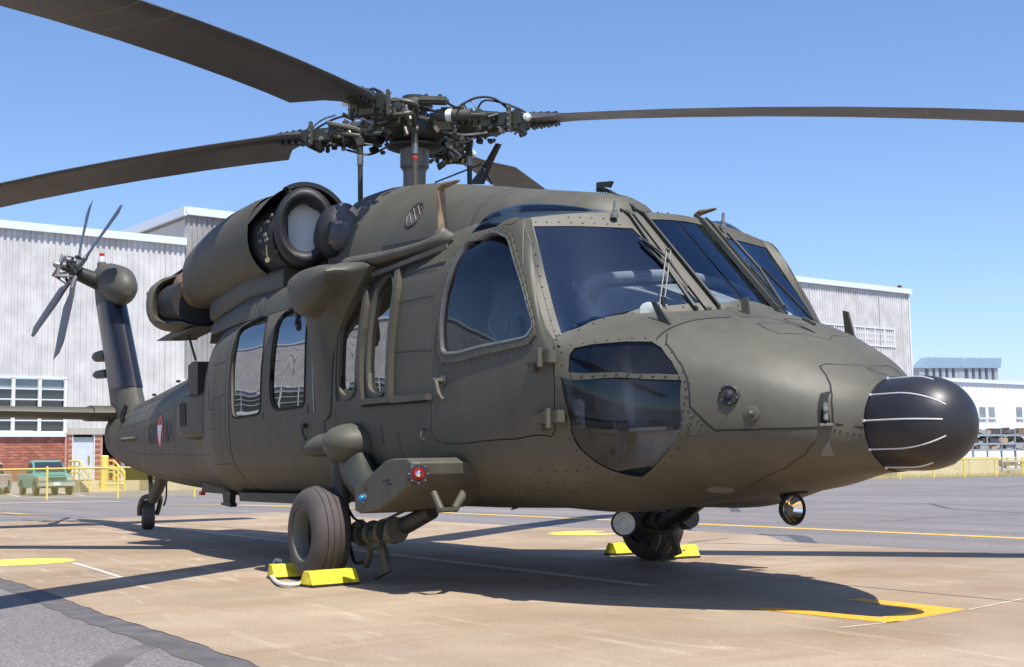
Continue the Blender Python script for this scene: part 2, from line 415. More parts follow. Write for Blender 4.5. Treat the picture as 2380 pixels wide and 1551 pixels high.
def panel(outer, holes=(), step=.06, off=0.0, inner=0.0):
    """triangulated patch of the fuselage surface inside outer and outside holes; off lifts it outwards"""
    verts, edges = [], []
    def loop(pl):
        k = len(verts); verts.extend(Vector(q) for q in pl); edges.extend((k+i, k+(i+1) % len(pl)) for i in range(len(pl)))
    outer = dense(outer, step); loop(outer)
    hs = [dense(h, step) for h in holes]
    for h in hs: loop(h)
    xs = [q[0] for q in outer]; ys = [q[1] for q in outer]
    for q in grid_pts(min(xs)+.013, max(xs), min(ys)+.011, max(ys), step, step):
        if inside(q, outer) and not any(inside(q, h) for h in hs): verts.append(Vector(q))
    for cs in (3.29, 3.296, 3.30, 3.304, 3.31, 3.73, 3.736, 3.74, 3.744, 3.75):
        if min(xs) < cs < max(xs):
            for b in np.arange(min(ys), max(ys), step/2):
                if inside((cs, b), outer) and not any(inside((cs, b), h) for h in hs): verts.append(Vector((cs, float(b))))
    for ct in (2.57, 2.576, 2.58, 2.584, 2.59, 3.15, 3.156, 3.16, 3.164, 3.17):
        if min(ys) < ct < max(ys):
            for a in np.arange(max(3.30, min(xs)), min(3.74, max(xs)), step/2):
                if inside((a, ct), outer) and not any(inside((a, ct), h) for h in hs): verts.append(Vector((float(a), ct)))
    rv, re, rf, *_ = delaunay_2d_cdt(verts, edges, [], 0, 1e-5)
    keep = []
    for f in rf:
        c = (sum(rv[i].x for i in f)/3, sum(rv[i].y for i in f)/3)
        if inside(c, outer) and not any(inside(c, h) for h in hs): keep.append(f)
    used = sorted({i for f in keep for i in f}); mp_ = {o: i for i, o in enumerate(used)}
    co, no = [], []
    for i in used:
        s, t = rv[i].x, rv[i].y; n = PN(s, t); co.append(P(s, t)+n*off); no.append(n)
    fs = []
    for f in keep:
        a, b, c = (mp_[i] for i in f); fn = (co[b]-co[a]).cross(co[c]-co[a])
        fs.append((a, b, c) if fn.dot(no[a]) > 0 else (a, c, b))
    return co, fs, no
def rim(pl, d0, d1, step=.05, closed=True):
    """wall along an outline from height d0 to height d1 above the surface"""
    q = dense(pl, step); vs = []
    for s, t in q: p, n = P(s, t), PN(s, t); vs += [p+n*d0, p+n*d1]
    k = len(q); return vs, [(2*i, 2*((i+1) % k), 2*((i+1) % k)+1, 2*i+1) for i in range(k)]
def surf_obj(name, outer, holes=(), mat=None, parent=None, step=.06, off=0., walls=(), mirror=False):
    co, fs, no = panel(outer, holes, step, off)
    mb_v, mb_f, mb_n = list(co), list(fs), list(no)
    for pl, a, b in walls:
        v, f = rim(pl, a, b); k = len(mb_v)
        cen = sum((q for q in v), Vector())/len(v)
        mb_v += v; mb_f += [tuple(i+k for i in g) for g in f]
        for q in v: mb_n.append((q-cen).normalized())
    return mesh_obj(name, mb_v, mb_f, mat, parent, True, mb_n)
def frame(name, pl, wid, h, mat, parent, inn=0.0):
    """raised flat band round an outline: outer edge wid outside it"""
    o = dense(pl, .04); o2 = offset(o, wid); i2 = offset(o, -inn) if inn else o
    vs = []; n = len(o)
    for k in range(n):
        for (s, t), hh in ((o2[k], 0.0005), (o2[k], h), (i2[k], h), (i2[k], -.02)):
            p, nn = P(s, t), PN(s, t); vs.append(p+nn*hh)
    fs = [(k*4+j, ((k+1) % n)*4+j, ((k+1) % n)*4+j+1, k*4+j+1) for k in range(n) for j in range(3)]
    b = MB(); b.add(vs, fs); return b.obj(name, mat, parent)
RIV = MB()
def rivets(pl, spacing=.05, r=.0065, h=.005, closed=False, mb=None):
    if len(pl) < 2: return
    mb = mb or RIV
    pts = list(pl)+([pl[0]] if closed else []); acc = 0
    prev = P(*pts[0]); nxt = spacing*.5
    for i in range(1, len(pts)):
        a, b = Vector(pts[i-1]), Vector(pts[i]); steps = max(2, int((P(*pts[i])-P(*pts[i-1])).length/.006))
        for j in range(1, steps+1):
            q = a.lerp(b, j/steps); p = P(q.x, q.y); acc += (p-prev).length; prev = p
            if acc >= nxt:
                nxt += spacing; n = PN(q.x, q.y)
                x = n.orthogonal().normalized(); y = n.cross(x); k = 6
                vs = [p+n*.0003+r*(math.cos(2*math.pi*e/k)*x+math.sin(2*math.pi*e/k)*y) for e in range(k)]
                vs += [p+n*h+.55*r*(math.cos(2*math.pi*e/k)*x+math.sin(2*math.pi*e/k)*y) for e in range(k)]
                mb.add(vs, [(e, (e+1) % k, k+(e+1) % k, k+e) for e in range(k)]+[tuple(range(k, 2*k))])
SEAM = MB()
def seam(pl, w=.006, closed=False, h=.0015, mb=None):
    mb = mb or SEAM
    q = dense(list(pl)+([] if not closed else []), .04) if closed else dense(list(pl), .04)
    if not closed:
        # dense() closes the outline; drop the closing run
        end = pl[-1]; k = max(i for i, a in enumerate(q) if abs(a[0]-end[0])+abs(a[1]-end[1]) < 1e-6); q = q[:k+1]
    P3 = [P(*a) for a in q]; n = len(q); vs = []
    for i in range(n):
        a = P3[i-1] if (i or closed) else P3[0]; b = P3[(i+1) % n] if (i < n-1 or closed) else P3[-1]
        t = (b-a).normalized(); nn = PN(*q[i]); c = nn.cross(t).normalized(); vs += [P3[i]+nn*h+c*w/2, P3[i]+nn*h-c*w/2]
    rng = range(n if closed else n-1)
    mb.add(vs, [(2*i, 2*((i+1) % n), 2*((i+1) % n)+1, 2*i+1) for i in rng])
# ------------------------------------------------------------------ the helicopter
HELI = empty('helicopter', (0, 0, 0), 0, 'olive drab military helicopter with four drooping rotor blades and a black nose radome', 'helicopter')
T_ = TK[-1]
# outlines traced on the skin -------------------------------------------------
door_rear = [(1045, 621), (1020, 720), (1008, 830), (1003, 930), (1003, 1005), (1012, 1022), (1030, 1031)]
door = trace(D_, [(1219, 513), (1230, 560), (1246, 620), (1262, 680), (1279, 740), (1292, 786), (1291, 812), (1290, 900), (1292, 970), (1291, 1003), (1282, 1016), (1200, 1022), (1110, 1028)]+door_rear[::-1]+[(1060, 583), (1084, 560), (1150, 535), (1190, 521)])
door_win = smooth_st(trace(Z1, [(195, 1000), (192, 880), (207, 740), (242, 600), (292, 480), (345, 415), (430, 385), (535, 372), (565, 388), (585, 440), (620, 560), (680, 760), (712, 870), (704, 912), (665, 952), (560, 975), (380, 1012), (260, 1040), (208, 1036)]), 4)
pane_r = trace(Z1, [(715, 319), (900, 318), (1100, 323), (1275, 331), (1335, 390), (1420, 490), (1540, 640), (1655, 755), (1500, 770), (1300, 792), (1120, 838), (980, 893), (872, 930), (830, 800), (780, 600), (745, 440)])
chin_up = trace(Z1, [(905, 1150), (915, 1050), (945, 1012), (1050, 990), (1240, 975), (1385, 976), (1440, 1010), (1500, 1090), (1540, 1165), (1300, 1160), (1100, 1153)])
chin_lo = smooth_st(trace(Z1, [(868, 1183), (1100, 1185), (1350, 1190), (1555, 1196)]), 3, False) + smooth_st(trace(ZB, [(2122, 60), (2110, 140), (2070, 250), (2000, 350), (1910, 455), (1835, 520), (1785, 533), (1640, 505), (1500, 450), (1400, 380), (1310, 290), (1268, 200), (1252, 110)]), 3, False)
w1 = smooth_st(trace(ZE, [(335, 640), (340, 430), (365, 280), (395, 190), (440, 150), (520, 105), (600, 72), (606, 120), (580, 300), (562, 500), (556, 700), (548, 790), (520, 815), (440, 828), (370, 838), (342, 800)]), 3)
w2 = smooth_st(trace(ZE, [(632, 640), (642, 400), (665, 220), (695, 110), (740, 55), (820, 20), (900, 0), (908, 100), (897, 300), (893, 500), (888, 700), (875, 745), (840, 757), (760, 768), (685, 776), (648, 742)]), 3)
gA = smooth_st(trace(Z2, [(1330, 1400), (1333, 1200), (1348, 1000), (1372, 870), (1410, 785), (1455, 745), (1482, 762), (1482, 850), (1455, 1050), (1437, 1250), (1430, 1400), (1400, 1455), (1360, 1462)]), 3)
gB = smooth_st(trace(Z2, [(1520, 1380), (1522, 1150), (1542, 950), (1572, 805), (1620, 712), (1660, 694), (1680, 740), (1675, 850), (1650, 1020), (1637, 1200), (1630, 1385), (1600, 1440), (1550, 1445)]), 3)
tl = 3.16+.035
pane_c = [(3.335, tl), (3.50, tl), (3.715, tl), (3.72, T_), (3.335, T_)]
cabin_door = [(-1.02, 2.06+.20), (-1.02, .50), (.86, .50), (.93, 1.0), (.90, 2.26)]
gpan = trace(Z2, [(1300, 1500), (1300, 1150), (1325, 960), (1385, 790), (1480, 660), (1560, 640), (1700, 640), (1760, 655), (1925, 600)])

skin_holes = [door, pane_r, chin_up, chin_lo, w1, w2, gA, gB]
dom = [(-9.1, 0.0), (5.0, 0.0), (5.0, T_), (3.72, T_), (3.72, tl), (3.335, tl), (3.335, T_), (-9.1, T_)]
co, fs, no = panel(dom, skin_holes, .07)
walls = [(w, -.03, 0) for w in (pane_r, chin_up, chin_lo, w1, w2, gA, gB)]+[(door, -.05, 0), ([(3.335, tl), (3.72, tl), (3.72, T_), (3.335, T_)], -.03, 0)]
v_, f_, n_ = list(co), list(fs), list(no)
for pl, a, b in walls:
    v, f = rim(pl, a, b); k = len(v_); cen = sum(v, Vector())/len(v); v_ += v; f_ += [tuple(i+k for i in g) for g in f]; n_ += [(cen-q).normalized() for q in v]
nv = len(v_)
v2 = [Vector((q.x, -q.y, q.z)) for q in v_]; n2 = [Vector((q.x, -q.y, q.z)) for q in n_]; f2 = [tuple(i+nv for i in g[::-1]) for g in f_]
skin = mesh_obj('fuselage', v_+v2, f_+f2, M['olive'], HELI, True, n_+n2)

def both(o): mirror_obj(o); return o
def inset(pl, d): return offset(pl, -d)
# cockpit door with its glazing
cd = surf_obj('cockpit_door', inset(door, .006), [door_win], M['olive'], HELI, .06, .001, walls=[(inset(door, .006), -.04, .001), (door_win, -.03, .001)])
g_ = surf_obj('door_window', offset(door_win, .004), (), M['glass_side'], cd, .06, -.008)
fr_ = frame('window_frame', door_win, .035, .012, M['olive'], cd)
fr2 = frame('window_seal', inset(door_win, .004), .008, .015, M['steel'], cd)
sl_ = MB()
rivets(offset(door_win, .048), .058, .007, .005, True, sl_); rivets(offset(door_win, .020), .058, .0055, .0165, True, sl_)
sl_.obj('rivet_row', M['olive_dark'], cd)['kind'] = 'stuff'
h = MB(); hp = P(*st_at(*Z1(197, 1200))); hn = PN(*st_at(*Z1(197, 1200)))
h.lathe([(.035, 0), (.035, .006), (.018, .012), (.014, .05), (0, .055)], hp, hn, 16)
h.tube(spline([hp+hn*.045+Vector((-.05, 0, .012)), hp+hn*.05, hp+hn*.05+Vector((.035, 0, -.07)), hp+hn*.048+Vector((.085, 0, -.115))], 5), [.010]*6+[.012]*5+[.010]*5, 8)
h.obj('door_handle', M['olive'], cd)
for zc in ((745, 1075), (790, 1405)):
    q = st_at(*Z1(*zc)); p, n = P(*q), PN(*q); ax_ = axes(Vector((1, 0, .03)), n)
    b = MB(); b.box(p+n*.022, (.16, .055, .055), Matrix((Vector((1, 0, 0)), n, n.cross(Vector((1, 0, 0))))).transposed(), .006)
    b.box(p+n*.022+Vector((.115, .01, 0)), (.07, .05, .07), None, .006); b.tube([p+n*.05+Vector((.08, 0, -.05)), p+n*.05+Vector((.08, 0, .05))], .016, 10)
    b.box(p+n*.015+Vector((-.03, 0, -.045)), (.035, .03, .05), None, .004)
    b.obj('door_hinge', M['olive'], cd)
both(cd)
# dark strip added behind the door gap so no light leaks through
b = MB(); v, f = rim(offset(door, .02), -.045, -.04); q1, q2 = dense(offset(door, .03), .05), dense(inset(door, .05), .05)
def strip(pl, w0, w1, depth, mb):
    o = dense(pl, .05); a, c = offset(o, w0), offset(o, w1); vs = []
    for k in range(len(o)):
        for q in (a[k], c[k]): vs.append(P(*q)-PN(*q)*depth)
    n = len(o); mb.add(vs, [(2*k, 2*((k+1) % n), 2*((k+1) % n)+1, 2*k+1) for k in range(n)])
b = MB(); strip(door, .02, -.03, .035, b); both(b.obj('door_gap_backing', M['seal'], HELI))
# windscreen
wr = surf_obj('windshield_pane', offset(pane_r, .004), (), M['glass'], HELI, .08, -.004)
wr['label'] = 'large curved outer windshield pane'
both(wr)
co, fs, no = panel([(3.33, tl-.004), (3.725, tl-.004), (3.725, T_), (3.33, T_)], (), .08, -.004)
k = len(co); co2 = [Vector((q.x, -q.y, q.z)) for q in co]; no2 = [Vector((q.x, -q.y, q.z)) for q in no]
mesh_obj('windshield_pane', co+co2, fs+[tuple(i+k for i in g[::-1]) for g in fs], M['glass'], HELI, True, no+no2)['label'] = 'narrow middle windshield pane'
# rails beside the panes: stepped strips of seal and metal
def rail(name, pts, w, h, mat, off=0.0):
    b = MB(); prev = None; secs = []
    q = [P(*a) for a in pts]; N_ = [PN(*a) for a in pts]
    for i in range(len(q)):
        t = (q[min(i+1, len(q)-1)]-q[max(i-1, 0)]).normalized(); c = N_[i].cross(t).normalized()
        secs.append([q[i]+N_[i]*off-c*w/2, q[i]+N_[i]*(off+h)-c*w/2, q[i]+N_[i]*(off+h)+c*w/2, q[i]+N_[i]*off+c*w/2])
    b.loft(secs); return b.obj(name, mat, HELI, smooth=False)
ss = [3.27+.51*i/10 for i in range(11)]
both(rail('windshield_post', [(s, 3.145) for s in ss], .030, .014, M['olive']))
both(rail('windshield_post', [(s, 3.108) for s in ss], .012, .022, M['olive_dark']))
both(rail('windshield_post', [(s, 3.190) for s in ss], .012, .026, M['olive_dark']))
# chin window
c1 = surf_obj('chin_window', offset(chin_up, .004), (), M['glass_chin'], HELI, .06, -.006)
c2 = surf_obj('chin_window', offset(chin_lo, .004), (), M['glass_chin'], HELI, .06, -.006)
both(c1); both(c2)
for w in (chin_up, chin_lo): rivets(offset(w, .035), .068, .0058, .004, True)
for w in (gA, gB): rivets(offset(w, .03), .045, .005, .004, True)
# cabin windows
for w in (w1, w2):
    o = surf_obj('cabin_window', offset(w, .004), (), M['glass_cabin'], HELI, .07, -.012); both(o)
    frame('window_frame', w, .014, .006, M['seal'], o)
for w in (gA, gB):
    o = surf_obj('gunner_window', offset(w, .004), (), M['glass_cabin'], HELI, .07, -.012)
    frame('window_frame', w, .022, .014, M['olive'], o); both(o)
# seams
seam(smooth_st(trace(ZN, [(60, 375), (110, 333), (180, 300), (260, 275), (370, 262), (470, 258)]), 3, False), .010)
seam(smooth_st(trace(ZN, [(530, 256), (700, 262), (870, 270), (960, 280)]), 3, False), .007)
seam(trace(ZN, [(115, 352), (110, 405), (150, 455), (200, 530), (232, 610), (244, 690), (246, 765), (300, 820), (390, 902), (600, 898), (800, 892), (975, 885)]), .009)
seam(trace(ZN, [(1075, 864), (1235, 860)]), .008)
seam(trace(ZN, [(985, 535), (1020, 585), (1045, 640), (1055, 700), (1058, 790), (1062, 860)]), .009)
seam(trace(ZN, [(985, 535), (1020, 522), (1130, 530), (1240, 535), (1310, 540), (1360, 590)]), .005)
seam(trace(ZN, [(628, 288), (700, 290), (830, 296)]), .004); seam(trace(ZN, [(628, 290), (680, 322), (758, 352), (900, 354), (1040, 362)]), .004)
seam(trace(ZN, [(960, 965), (900, 1040), (800, 1110), (640, 1185), (560, 1230)]), .004)
cdo = [(-1.02, 2.34), (-1.02, 2.0), (-1.02, 1.4), (-1.02, .9), (-1.0, .48), (0, .47), (.86, .47), (.93, .8), (.95, 1.3), (.95, 2.3)]
seam(cdo, .012)
seam([(-1.12, 2.4), (-1.12, 1.8), (-1.12, 1.0), (-1.10, .45)], .006)
for a, b_ in (((-1.5, .9), (-1.12, .9)), ((-1.6, 1.25), (-1.12, 1.25)), ((-1.6, 1.75), (-1.12, 1.78)), ((-1.62, 2.0), (-1.15, 2.0)), ((-1.45, .6), (-1.15, .6)), ((-1.3, 1.25), (-1.3, 1.78)), ((-1.5, 1.3), (-1.5, 1.95))):
    seam([a, b_], .005); rivets([a, b_], .035, .0035, .002)
for s in (-1.95, -2.7, -3.6, -4.4, -5.2, -6.2, -7.0, -7.6): seam([(s, .1), (s, 3.3)], .006); rivets([(s-.03, .3), (s-.03, 3.2)], .05, .0035, .002)
for t in (.8, 1.35, 2.1, 2.5): seam([(-8.2, t), (-5.5, t), (-3.8, t), (-1.9, t)], .004)
# more skin joints and flush rivet rows along the cabin and nose
for s_i in (-.65, -.25, .15, .55): rivets([(s_i, .55), (s_i, 1.15)], .045, .0032, .002)
for a, b_ in (((-1.0, .62), (.85, .62)), ((-1.0, 1.16), (.85, 1.16)), ((1.1, .66), (3.5, .66)), ((1.1, 1.05), (2.45, 1.05)), ((-8.0, 1.0), (-1.9, .9)), ((-8.0, 1.9), (-2.0, 1.75)), ((-8.0, 2.7), (-2.4, 2.6))): rivets([a, b_], .05, .0032, .002)
seam([(1.15, .66), (1.15, 1.6)], .004); seam([(1.62, .66), (1.66, 1.45)], .004); seam([(2.05, .66), (2.05, 1.45)], .004); seam([(1.1, .66), (2.6, .66)], .004); seam([(2.6, .50), (2.6, .70)], .004)
rivets([(1.17, .7), (1.17, 1.5)], .04, .0032, .002); rivets([(2.07, .7), (2.07, 1.45)], .04, .0032, .002)

seam([(3.75, .3), (3.78, .7)], .004)
seam(trace(ZE, [(165, 592), (166, 780)]), .016); seam(trace(ZE, [(1475, 905), (1497, 1050)]), .008); seam(trace(ZE, [(915, 745), (920, 815)]), .02); seam(trace(ZE, [(575, 805), (580, 860)]), .018); seam(trace(ZE, [(150, 785), (205, 785), (205, 925), (150, 930)]), .005)
# gunner bay: riveted panels
pn = [(1.98, 1.62), (1.98, 2.42), (2.58, 2.40), (2.52, 1.62)]
for t in (1.62, 1.82, 2.02, 2.22):
    seam([(1.98, t), (2.5, t)], .004); rivets([(1.99, t+.012), (2.5, t+.012)], .022, .0035, .003); rivets([(1.99, t-.012), (2.5, t-.012)], .022, .0035, .003)
rivets([(2.50, 1.6), (2.50, 2.45)], .022, .0035, .003); rivets([(2.52, 1.05), (2.53, 2.40)], .03, .0035, .003)
# vertical window posts of the gunner bay: proud flanged strips
def post(s_t, w=.05, h=.035, mat='olive', name='window_post'):
    q = [P(*a) for a in s_t]; N_ = [PN(*a) for a in s_t]; secs = []
    for i in range(len(q)):
        t = (q[min(i+1, len(q)-1)]-q[max(i-1, 0)]).normalized(); c = N_[i].cross(t).normalized()
        secs.append([q[i]-N_[i]*.01-c*w/2, q[i]+N_[i]*h-c*w/2, q[i]+N_[i]*h+c*w/2, q[i]-N_[i]*.01+c*w/2])
    b = MB(); b.loft(secs); o = b.obj(name, M[mat], HELI, smooth=False); return o
mid = trace(Z2, [(1545, 660), (1520, 780), (1500, 960), (1480, 1150), (1476, 1350), (1490, 1540)]); both(post(smooth_st(mid, 3, False)))
mid2 = trace(Z2, [(1735, 650), (1712, 780), (1690, 960), (1672, 1150), (1664, 1350), (1662, 1505)]); both(post(smooth_st(mid2, 3, False)))
mid3 = trace(Z2, [(1312, 1505), (1310, 1300), (1320, 1120), (1335, 985)]); both(post(smooth_st(mid3, 3, False), .02, .02))
rivets([(a+.0, b) for a, b in mid], .03, .004, .038)
b = MB()
for y in ((1506, 1510, 1700, 1490), (1695, 1498, 1925, 1475)):
    a_, c_ = trace(Z2, [(y[0], y[1]), (y[2], y[3])]); p0, p1 = P(*a_)+PN(*a_)*.02, P(*c_)+PN(*c_)*.02
    b.box((p0+p1)/2, ((p1-p0).length, .05, .035), axes(p1-p0)); 
both(b.obj('window_track', M['olive'], HELI, smooth=False))
b = MB(); a_, c_ = trace(Z2, [(1500, 1530), (1925, 1500)]); p0, p1 = P(*a_)+PN(*a_)*.01, P(*c_)+PN(*c_)*.01; b.box((p0+p1)/2, ((p1-p0).length, .03, .02), axes(p1-p0)); b.obj('window_track', M['seal'], HELI, smooth=False)
# nose access panel recess, hatch step, port, bump
q = st_at(*ZN(470, 700)); p, n = P(*q), PN(*q)
b = MB(); b.lathe([(.050, -.01), (.050, .012), (.040, .016), (.040, .010), (.022, .010), (.02, .02), (0, .026)], p, n, 28); port = b.obj('nose_port', M['black'], HELI)
b = MB()
for k in range(6):
    a = k*math.pi/3; x = n.orthogonal().normalized(); y = n.cross(x); b.lathe([(.004, 0), (.003, .004), (0, .005)], p+n*.015+.045*(math.cos(a)*x+math.sin(a)*y), n, 8)
b.obj('port_screw', M['steel'], port)
q = st_at(*ZN(597, 805)); p, n = P(*q), PN(*q); b = MB(); b.lathe([(.038, -.01), (.038, .004), (.034, .006), (.016, .008), (.014, .03), (.008, .042), (0, .046)], p, n, 24); b.obj('nose_knob', M['olive'], HELI)
# step hatch beside the radome: flat dark patch painted for the opening's shade
b = MB(); hp_ = trace(ZN, [(990, 690), (1048, 678), (1055, 880), (985, 882)]); pts = [P(*a) for a in hp_]; nn = PN(*hp_[0])
hat = surf_obj('step_hatch_shade', hp_, (), M['seal'], HELI, .03, .003)
q = st_at(*ZN(1018, 800)); b = MB(); b.box(P(*q)+PN(*q)*.02, (.03, .02, .085), axes(PN(*q)), .004); b.box(P(*q)+PN(*q)*.012+Vector((0, 0, -.06)), (.04, .06, .012), axes(PN(*q))); b.lathe([(.012, 0), (.012, .006), (0, .008)], P(*q)+PN(*q)*.035+Vector((0, 0, .01)), PN(*q), 10); b.obj('hatch_catch', M['rim'], hat)
# belly triangle decal on the nose
b = MB(); tr_ = trace(ZN, [(1043, 952), (1073, 1042), (990, 1045)]); surf_obj('triangle_mark', tr_, (), simple('grey_triangle', (.15, .15, .13), .6), HELI, .03, .003)
tagr = trace(ZN, [(1025, 930), (1015, 900)])
rivets(trace(ZN, [(1045, 892), (1240, 888)]), .03, .006, .005)
rivets(trace(ZN, [(255, 800), (250, 860), (235, 925)]), .03, .006, .004); rivets(trace(ZN, [(255, 800), (310, 860), (345, 900)]), .03, .006, .004); rivets(trace(ZN, [(180, 935), (330, 925)]), .03, .006, .004)
rivets(trace(ZN, [(215, 605), (222, 665), (218, 725), (205, 845), (185, 910), (150, 990)]), .035, .006, .004)
# rivet rows round the windscreen
rivets(trace(Z1, [(690, 295), (850, 297), (1000, 303), (1250, 312)]), .07, .0066, .005)
rivets(trace(Z1, [(700, 390), (735, 540), (775, 720), (830, 910), (850, 975)]), .075, .0066, .005)
rivets(trace(Z1, [(925, 930), (1100, 862), (1270, 815), (1400, 792), (1600, 778)]), .09, .0066, .005)
rivets(trace(Z1, [(560, 275), (700, 268), (900, 268), (1100, 275), (1200, 285)]), .07, .006, .005)
rivets([(3.30, 3.2), (3.30, 3.4)], .07, .0066, .005); rivets([(3.77, 3.2), (3.77, 3.4)], .07, .0066, .005)
rivets(trace(D_, [(300*1.0+790, 553), (1140, 536), (1210, 508)]), .05, .006, .004)
# scatter of rivets on the lower side under the door
for k in range(7):
    x0 = 2.95+.12*k; rivets([(x0, .78), (x0+.06, 1.12)], .09, .006, .004)
rivets([(2.6, .62), (4.3, .62)], .03, .004, .003); rivets([(2.7, .9), (3.6, .95)], .06, .005, .004); rivets([(1.2, .62), (2.6, .62)], .03, .004, .003)
SEAM.v += [Vector((q.x, -q.y, q.z)) for q in list(SEAM.v)]; nvs = len(SEAM.v)//2; SEAM.f += [tuple(i+nvs for i in g[::-1]) for g in list(SEAM.f)]
mesh_obj('panel_seam', SEAM.v, SEAM.f, M['seal'], HELI, False)['kind'] = 'stuff'
# ---- radome with lightning strips
RC = Vector((5.185, 0, .888)); RR = .2185
def sup(r, n=2.25): return r
prof = [(RR*.985, -.20), (RR, -.19), (RR, -.03)]+[(RR*math.cos(a*math.pi/2/14)**.88, -.03+(RR+.03)*math.sin(a*math.pi/2/14)) for a in range(1, 14)]+[(0, RR)]
b = MB(); b.lathe(prof, RC, (1, 0, 0), 64); rad = b.obj('radome', M['radome'], HELI)
def rpt(h, th, lift=.003):
    if h <= -.03: r = RR
    else:
        a = math.asin(min(1, (h+.03)/(RR+.03))); r = RR*math.cos(a)**.88
    r += lift
    return RC+Vector((h, -r*math.cos(th), r*math.sin(th)))
for thd in (38, 4, -32, -66, 75, 112, 148, -112, -148, 180):
    b = MB(); hs = [-.185+(.37 if thd in (4, 38, -32) else .27)*k/14 for k in range(15)]
    if thd in (75, 112, -66, -112): hs = [h+.0 for h in hs]
    b.tube([rpt(h, R(thd), .001) for h in hs], .0036, 6); b.box(rpt(hs[0], R(thd)), (.012, .012, .012)); b.obj('lightning_strip', M['wire'], rad)
b = MB(); b.lathe([(RR*1.014, -.215), (RR*1.014, -.188), (RR*.99, -.186)], RC, (1, 0, 0), 64, caps=False); b.obj('radome_collar', M['radome'], rad)
# neck between the nose skin and the radome

# ---- roof: bulged roof windows
def skylight(s0, s1, t0, t1, hgt):
    n, m_ = 18, 10; vs, fs = [], []
    for i in range(n+1):
        for j in range(m_+1):
            a, c = i/n, j/m_; w = (math.sin(math.pi*a)**.55)*(math.sin(math.pi*c)**.55) if 0 < a < 1 and 0 < c < 1 else 0
            q = (s0+(s1-s0)*a, t0+(t1-t0)*c); vs.append(P(*q)+Vector((0, 0, .004+hgt*w)))
    for i in range(n):
        for j in range(m_): k = i*(m_+1)+j; fs.append((k, k+1, k+m_+2, k+m_+1))
    b = MB(); b.add(vs, fs); return b.obj('roof_window', M['glass_blue'], HELI)
both(skylight(2.66, 3.24, 2.62, 3.08, .075))

# ---- transmission / rotor mast fairing
def arch(x, w, zb, zt, n=2.6, k=20, y0=0.0):
    out = []
    for i in range(k+1):
        a = math.pi*i/k; c, s = math.cos(a), math.sin(a)
        out.append(Vector((x, y0-w*math.copysign(abs(c)**(2/n), c), zb+(zt-zb)*abs(s)**(2/n))))
    return out
fx = [(2.98, .05, 2.20), (2.965, .15, 2.28), (2.91, .25, 2.345), (2.76, .35, 2.41), (2.42, .46, 2.485), (1.9, .56, 2.60), (1.3, .64, 2.74), (.7, .70, 2.87), (.2, .72, 2.945), (-.10, .72, 2.96)]
b = MB(); b.loft([arch(x, w, 2.08, z, 2.5) for x, w, z in fx], caps=False, close=False); fair = b.obj('mast_fairing', M['olive'], HELI)
b = MB(); b.loft([arch(-.11, .71, 2.10, 2.945, 2.5), arch(-.09, .66, 2.12, 2.90, 2.5)], caps=False, close=False); b.obj('fairing_lip', M['olive'], fair)
for x, w, z in ((-.02, .726, 2.955), (1.9, .566, 2.605)):
    b = MB(); b.loft([arch(x, w+.001, 2.12, z+.0015, 2.5), arch(x+.006, w+.001, 2.12, z+.0015, 2.5)], caps=False, close=False); b.obj('fairing_seam', M['seal'], fair)
# rear transmission deck and centre fairing (darker, lower)
gx = [(-.05, .46, 2.80), (-.5, .46, 2.84), (-1.2, .42, 2.84), (-2.2, .34, 2.66), (-3.2, .22, 2.40), (-4.4, .14, 2.10)]
b = MB(); b.loft([arch(x, w, 1.9, z, 2.4) for x, w, z in gx], caps=True, close=True); b.obj('engine_deck_fairing', M['olive'], HELI)
b = MB(); b.loft([arch(-.20, .60, 2.10, 2.86, 2.3), arch(-.04, .60, 2.10, 2.88, 2.3)], caps=True, close=True); b.obj('intake_screen', M['black'], HELI)
# lower shoulder deck carrying the engines
b = MB(); b.loft([arch(x, w, 1.95, z, 3.2) for x, w, z in ((.9, 1.0, 2.22), (.2, 1.04, 2.27), (-1.2, 1.04, 2.27), (-2.2, .95, 2.2), (-3.0, .7, 2.05))], caps=True); b.obj('engine_deck', M['olive'], HELI)
# sliding cover track at the fairing foot
b = MB(); p0, p1 = at('y', -.86, 1110, 535), at('y', -.70, 1172, 494); 
b.box((p0+p1)/2, ((p1-p0).length, .05, .06), axes(p1-p0)); o = b.obj('fairing_track', M['olive_dark'], HELI, smooth=False); both(o)
b = MB(); p0, p1 = at('y', -.92, 900, 586), at('y', -.86, 1035, 560); b.box((p0+p1)/2, ((p1-p0).length, .08, .07), axes(p1-p0)); both(b.obj('fairing_track', M['olive_dark'], HELI, smooth=False))
# oval port on the fairing with wire mesh
def ray_obj(o, u, v):
    bv = BVHTree.FromPolygons([q.co for q in o.data.vertices], [tuple(p.vertices) for p in o.data.polygons]); c, d = ray(u, v)
    h_ = bv.ray_cast(c, d.normalized()); return h_[0], (h_[1] if h_[1].dot(d) < 0 else -h_[1])
pc, pn_ = ray_obj(fair, 965, 498); ux = Vector((1, 0, 0)); ux = (ux-pn_*ux.dot(pn_)).normalized(); uy = pn_.cross(ux)
def oval(c, a, b_, n, lift, k=28): return [c+pn_*lift+a*math.cos(2*math.pi*i/k)*ux+b_*math.sin(2*math.pi*i/k)*uy for i in range(k)]
b = MB(); b.loft([oval(pc, .108, .108, 0, -.01), oval(pc, .108, .108, 0, .006), oval(pc, .085, .09, 0, .007), oval(pc, .08, .085, 0, -.002)], caps=False); pr = b.obj('exhaust_port_ring', M['olive'], fair)
b = MB(); b.add(oval(pc, .086, .09, 0, .001), [tuple(range(28))]); b.obj('port_opening', simple('dark_port', (.03, .014, .01), .7), pr, smooth=False)
b = MB()
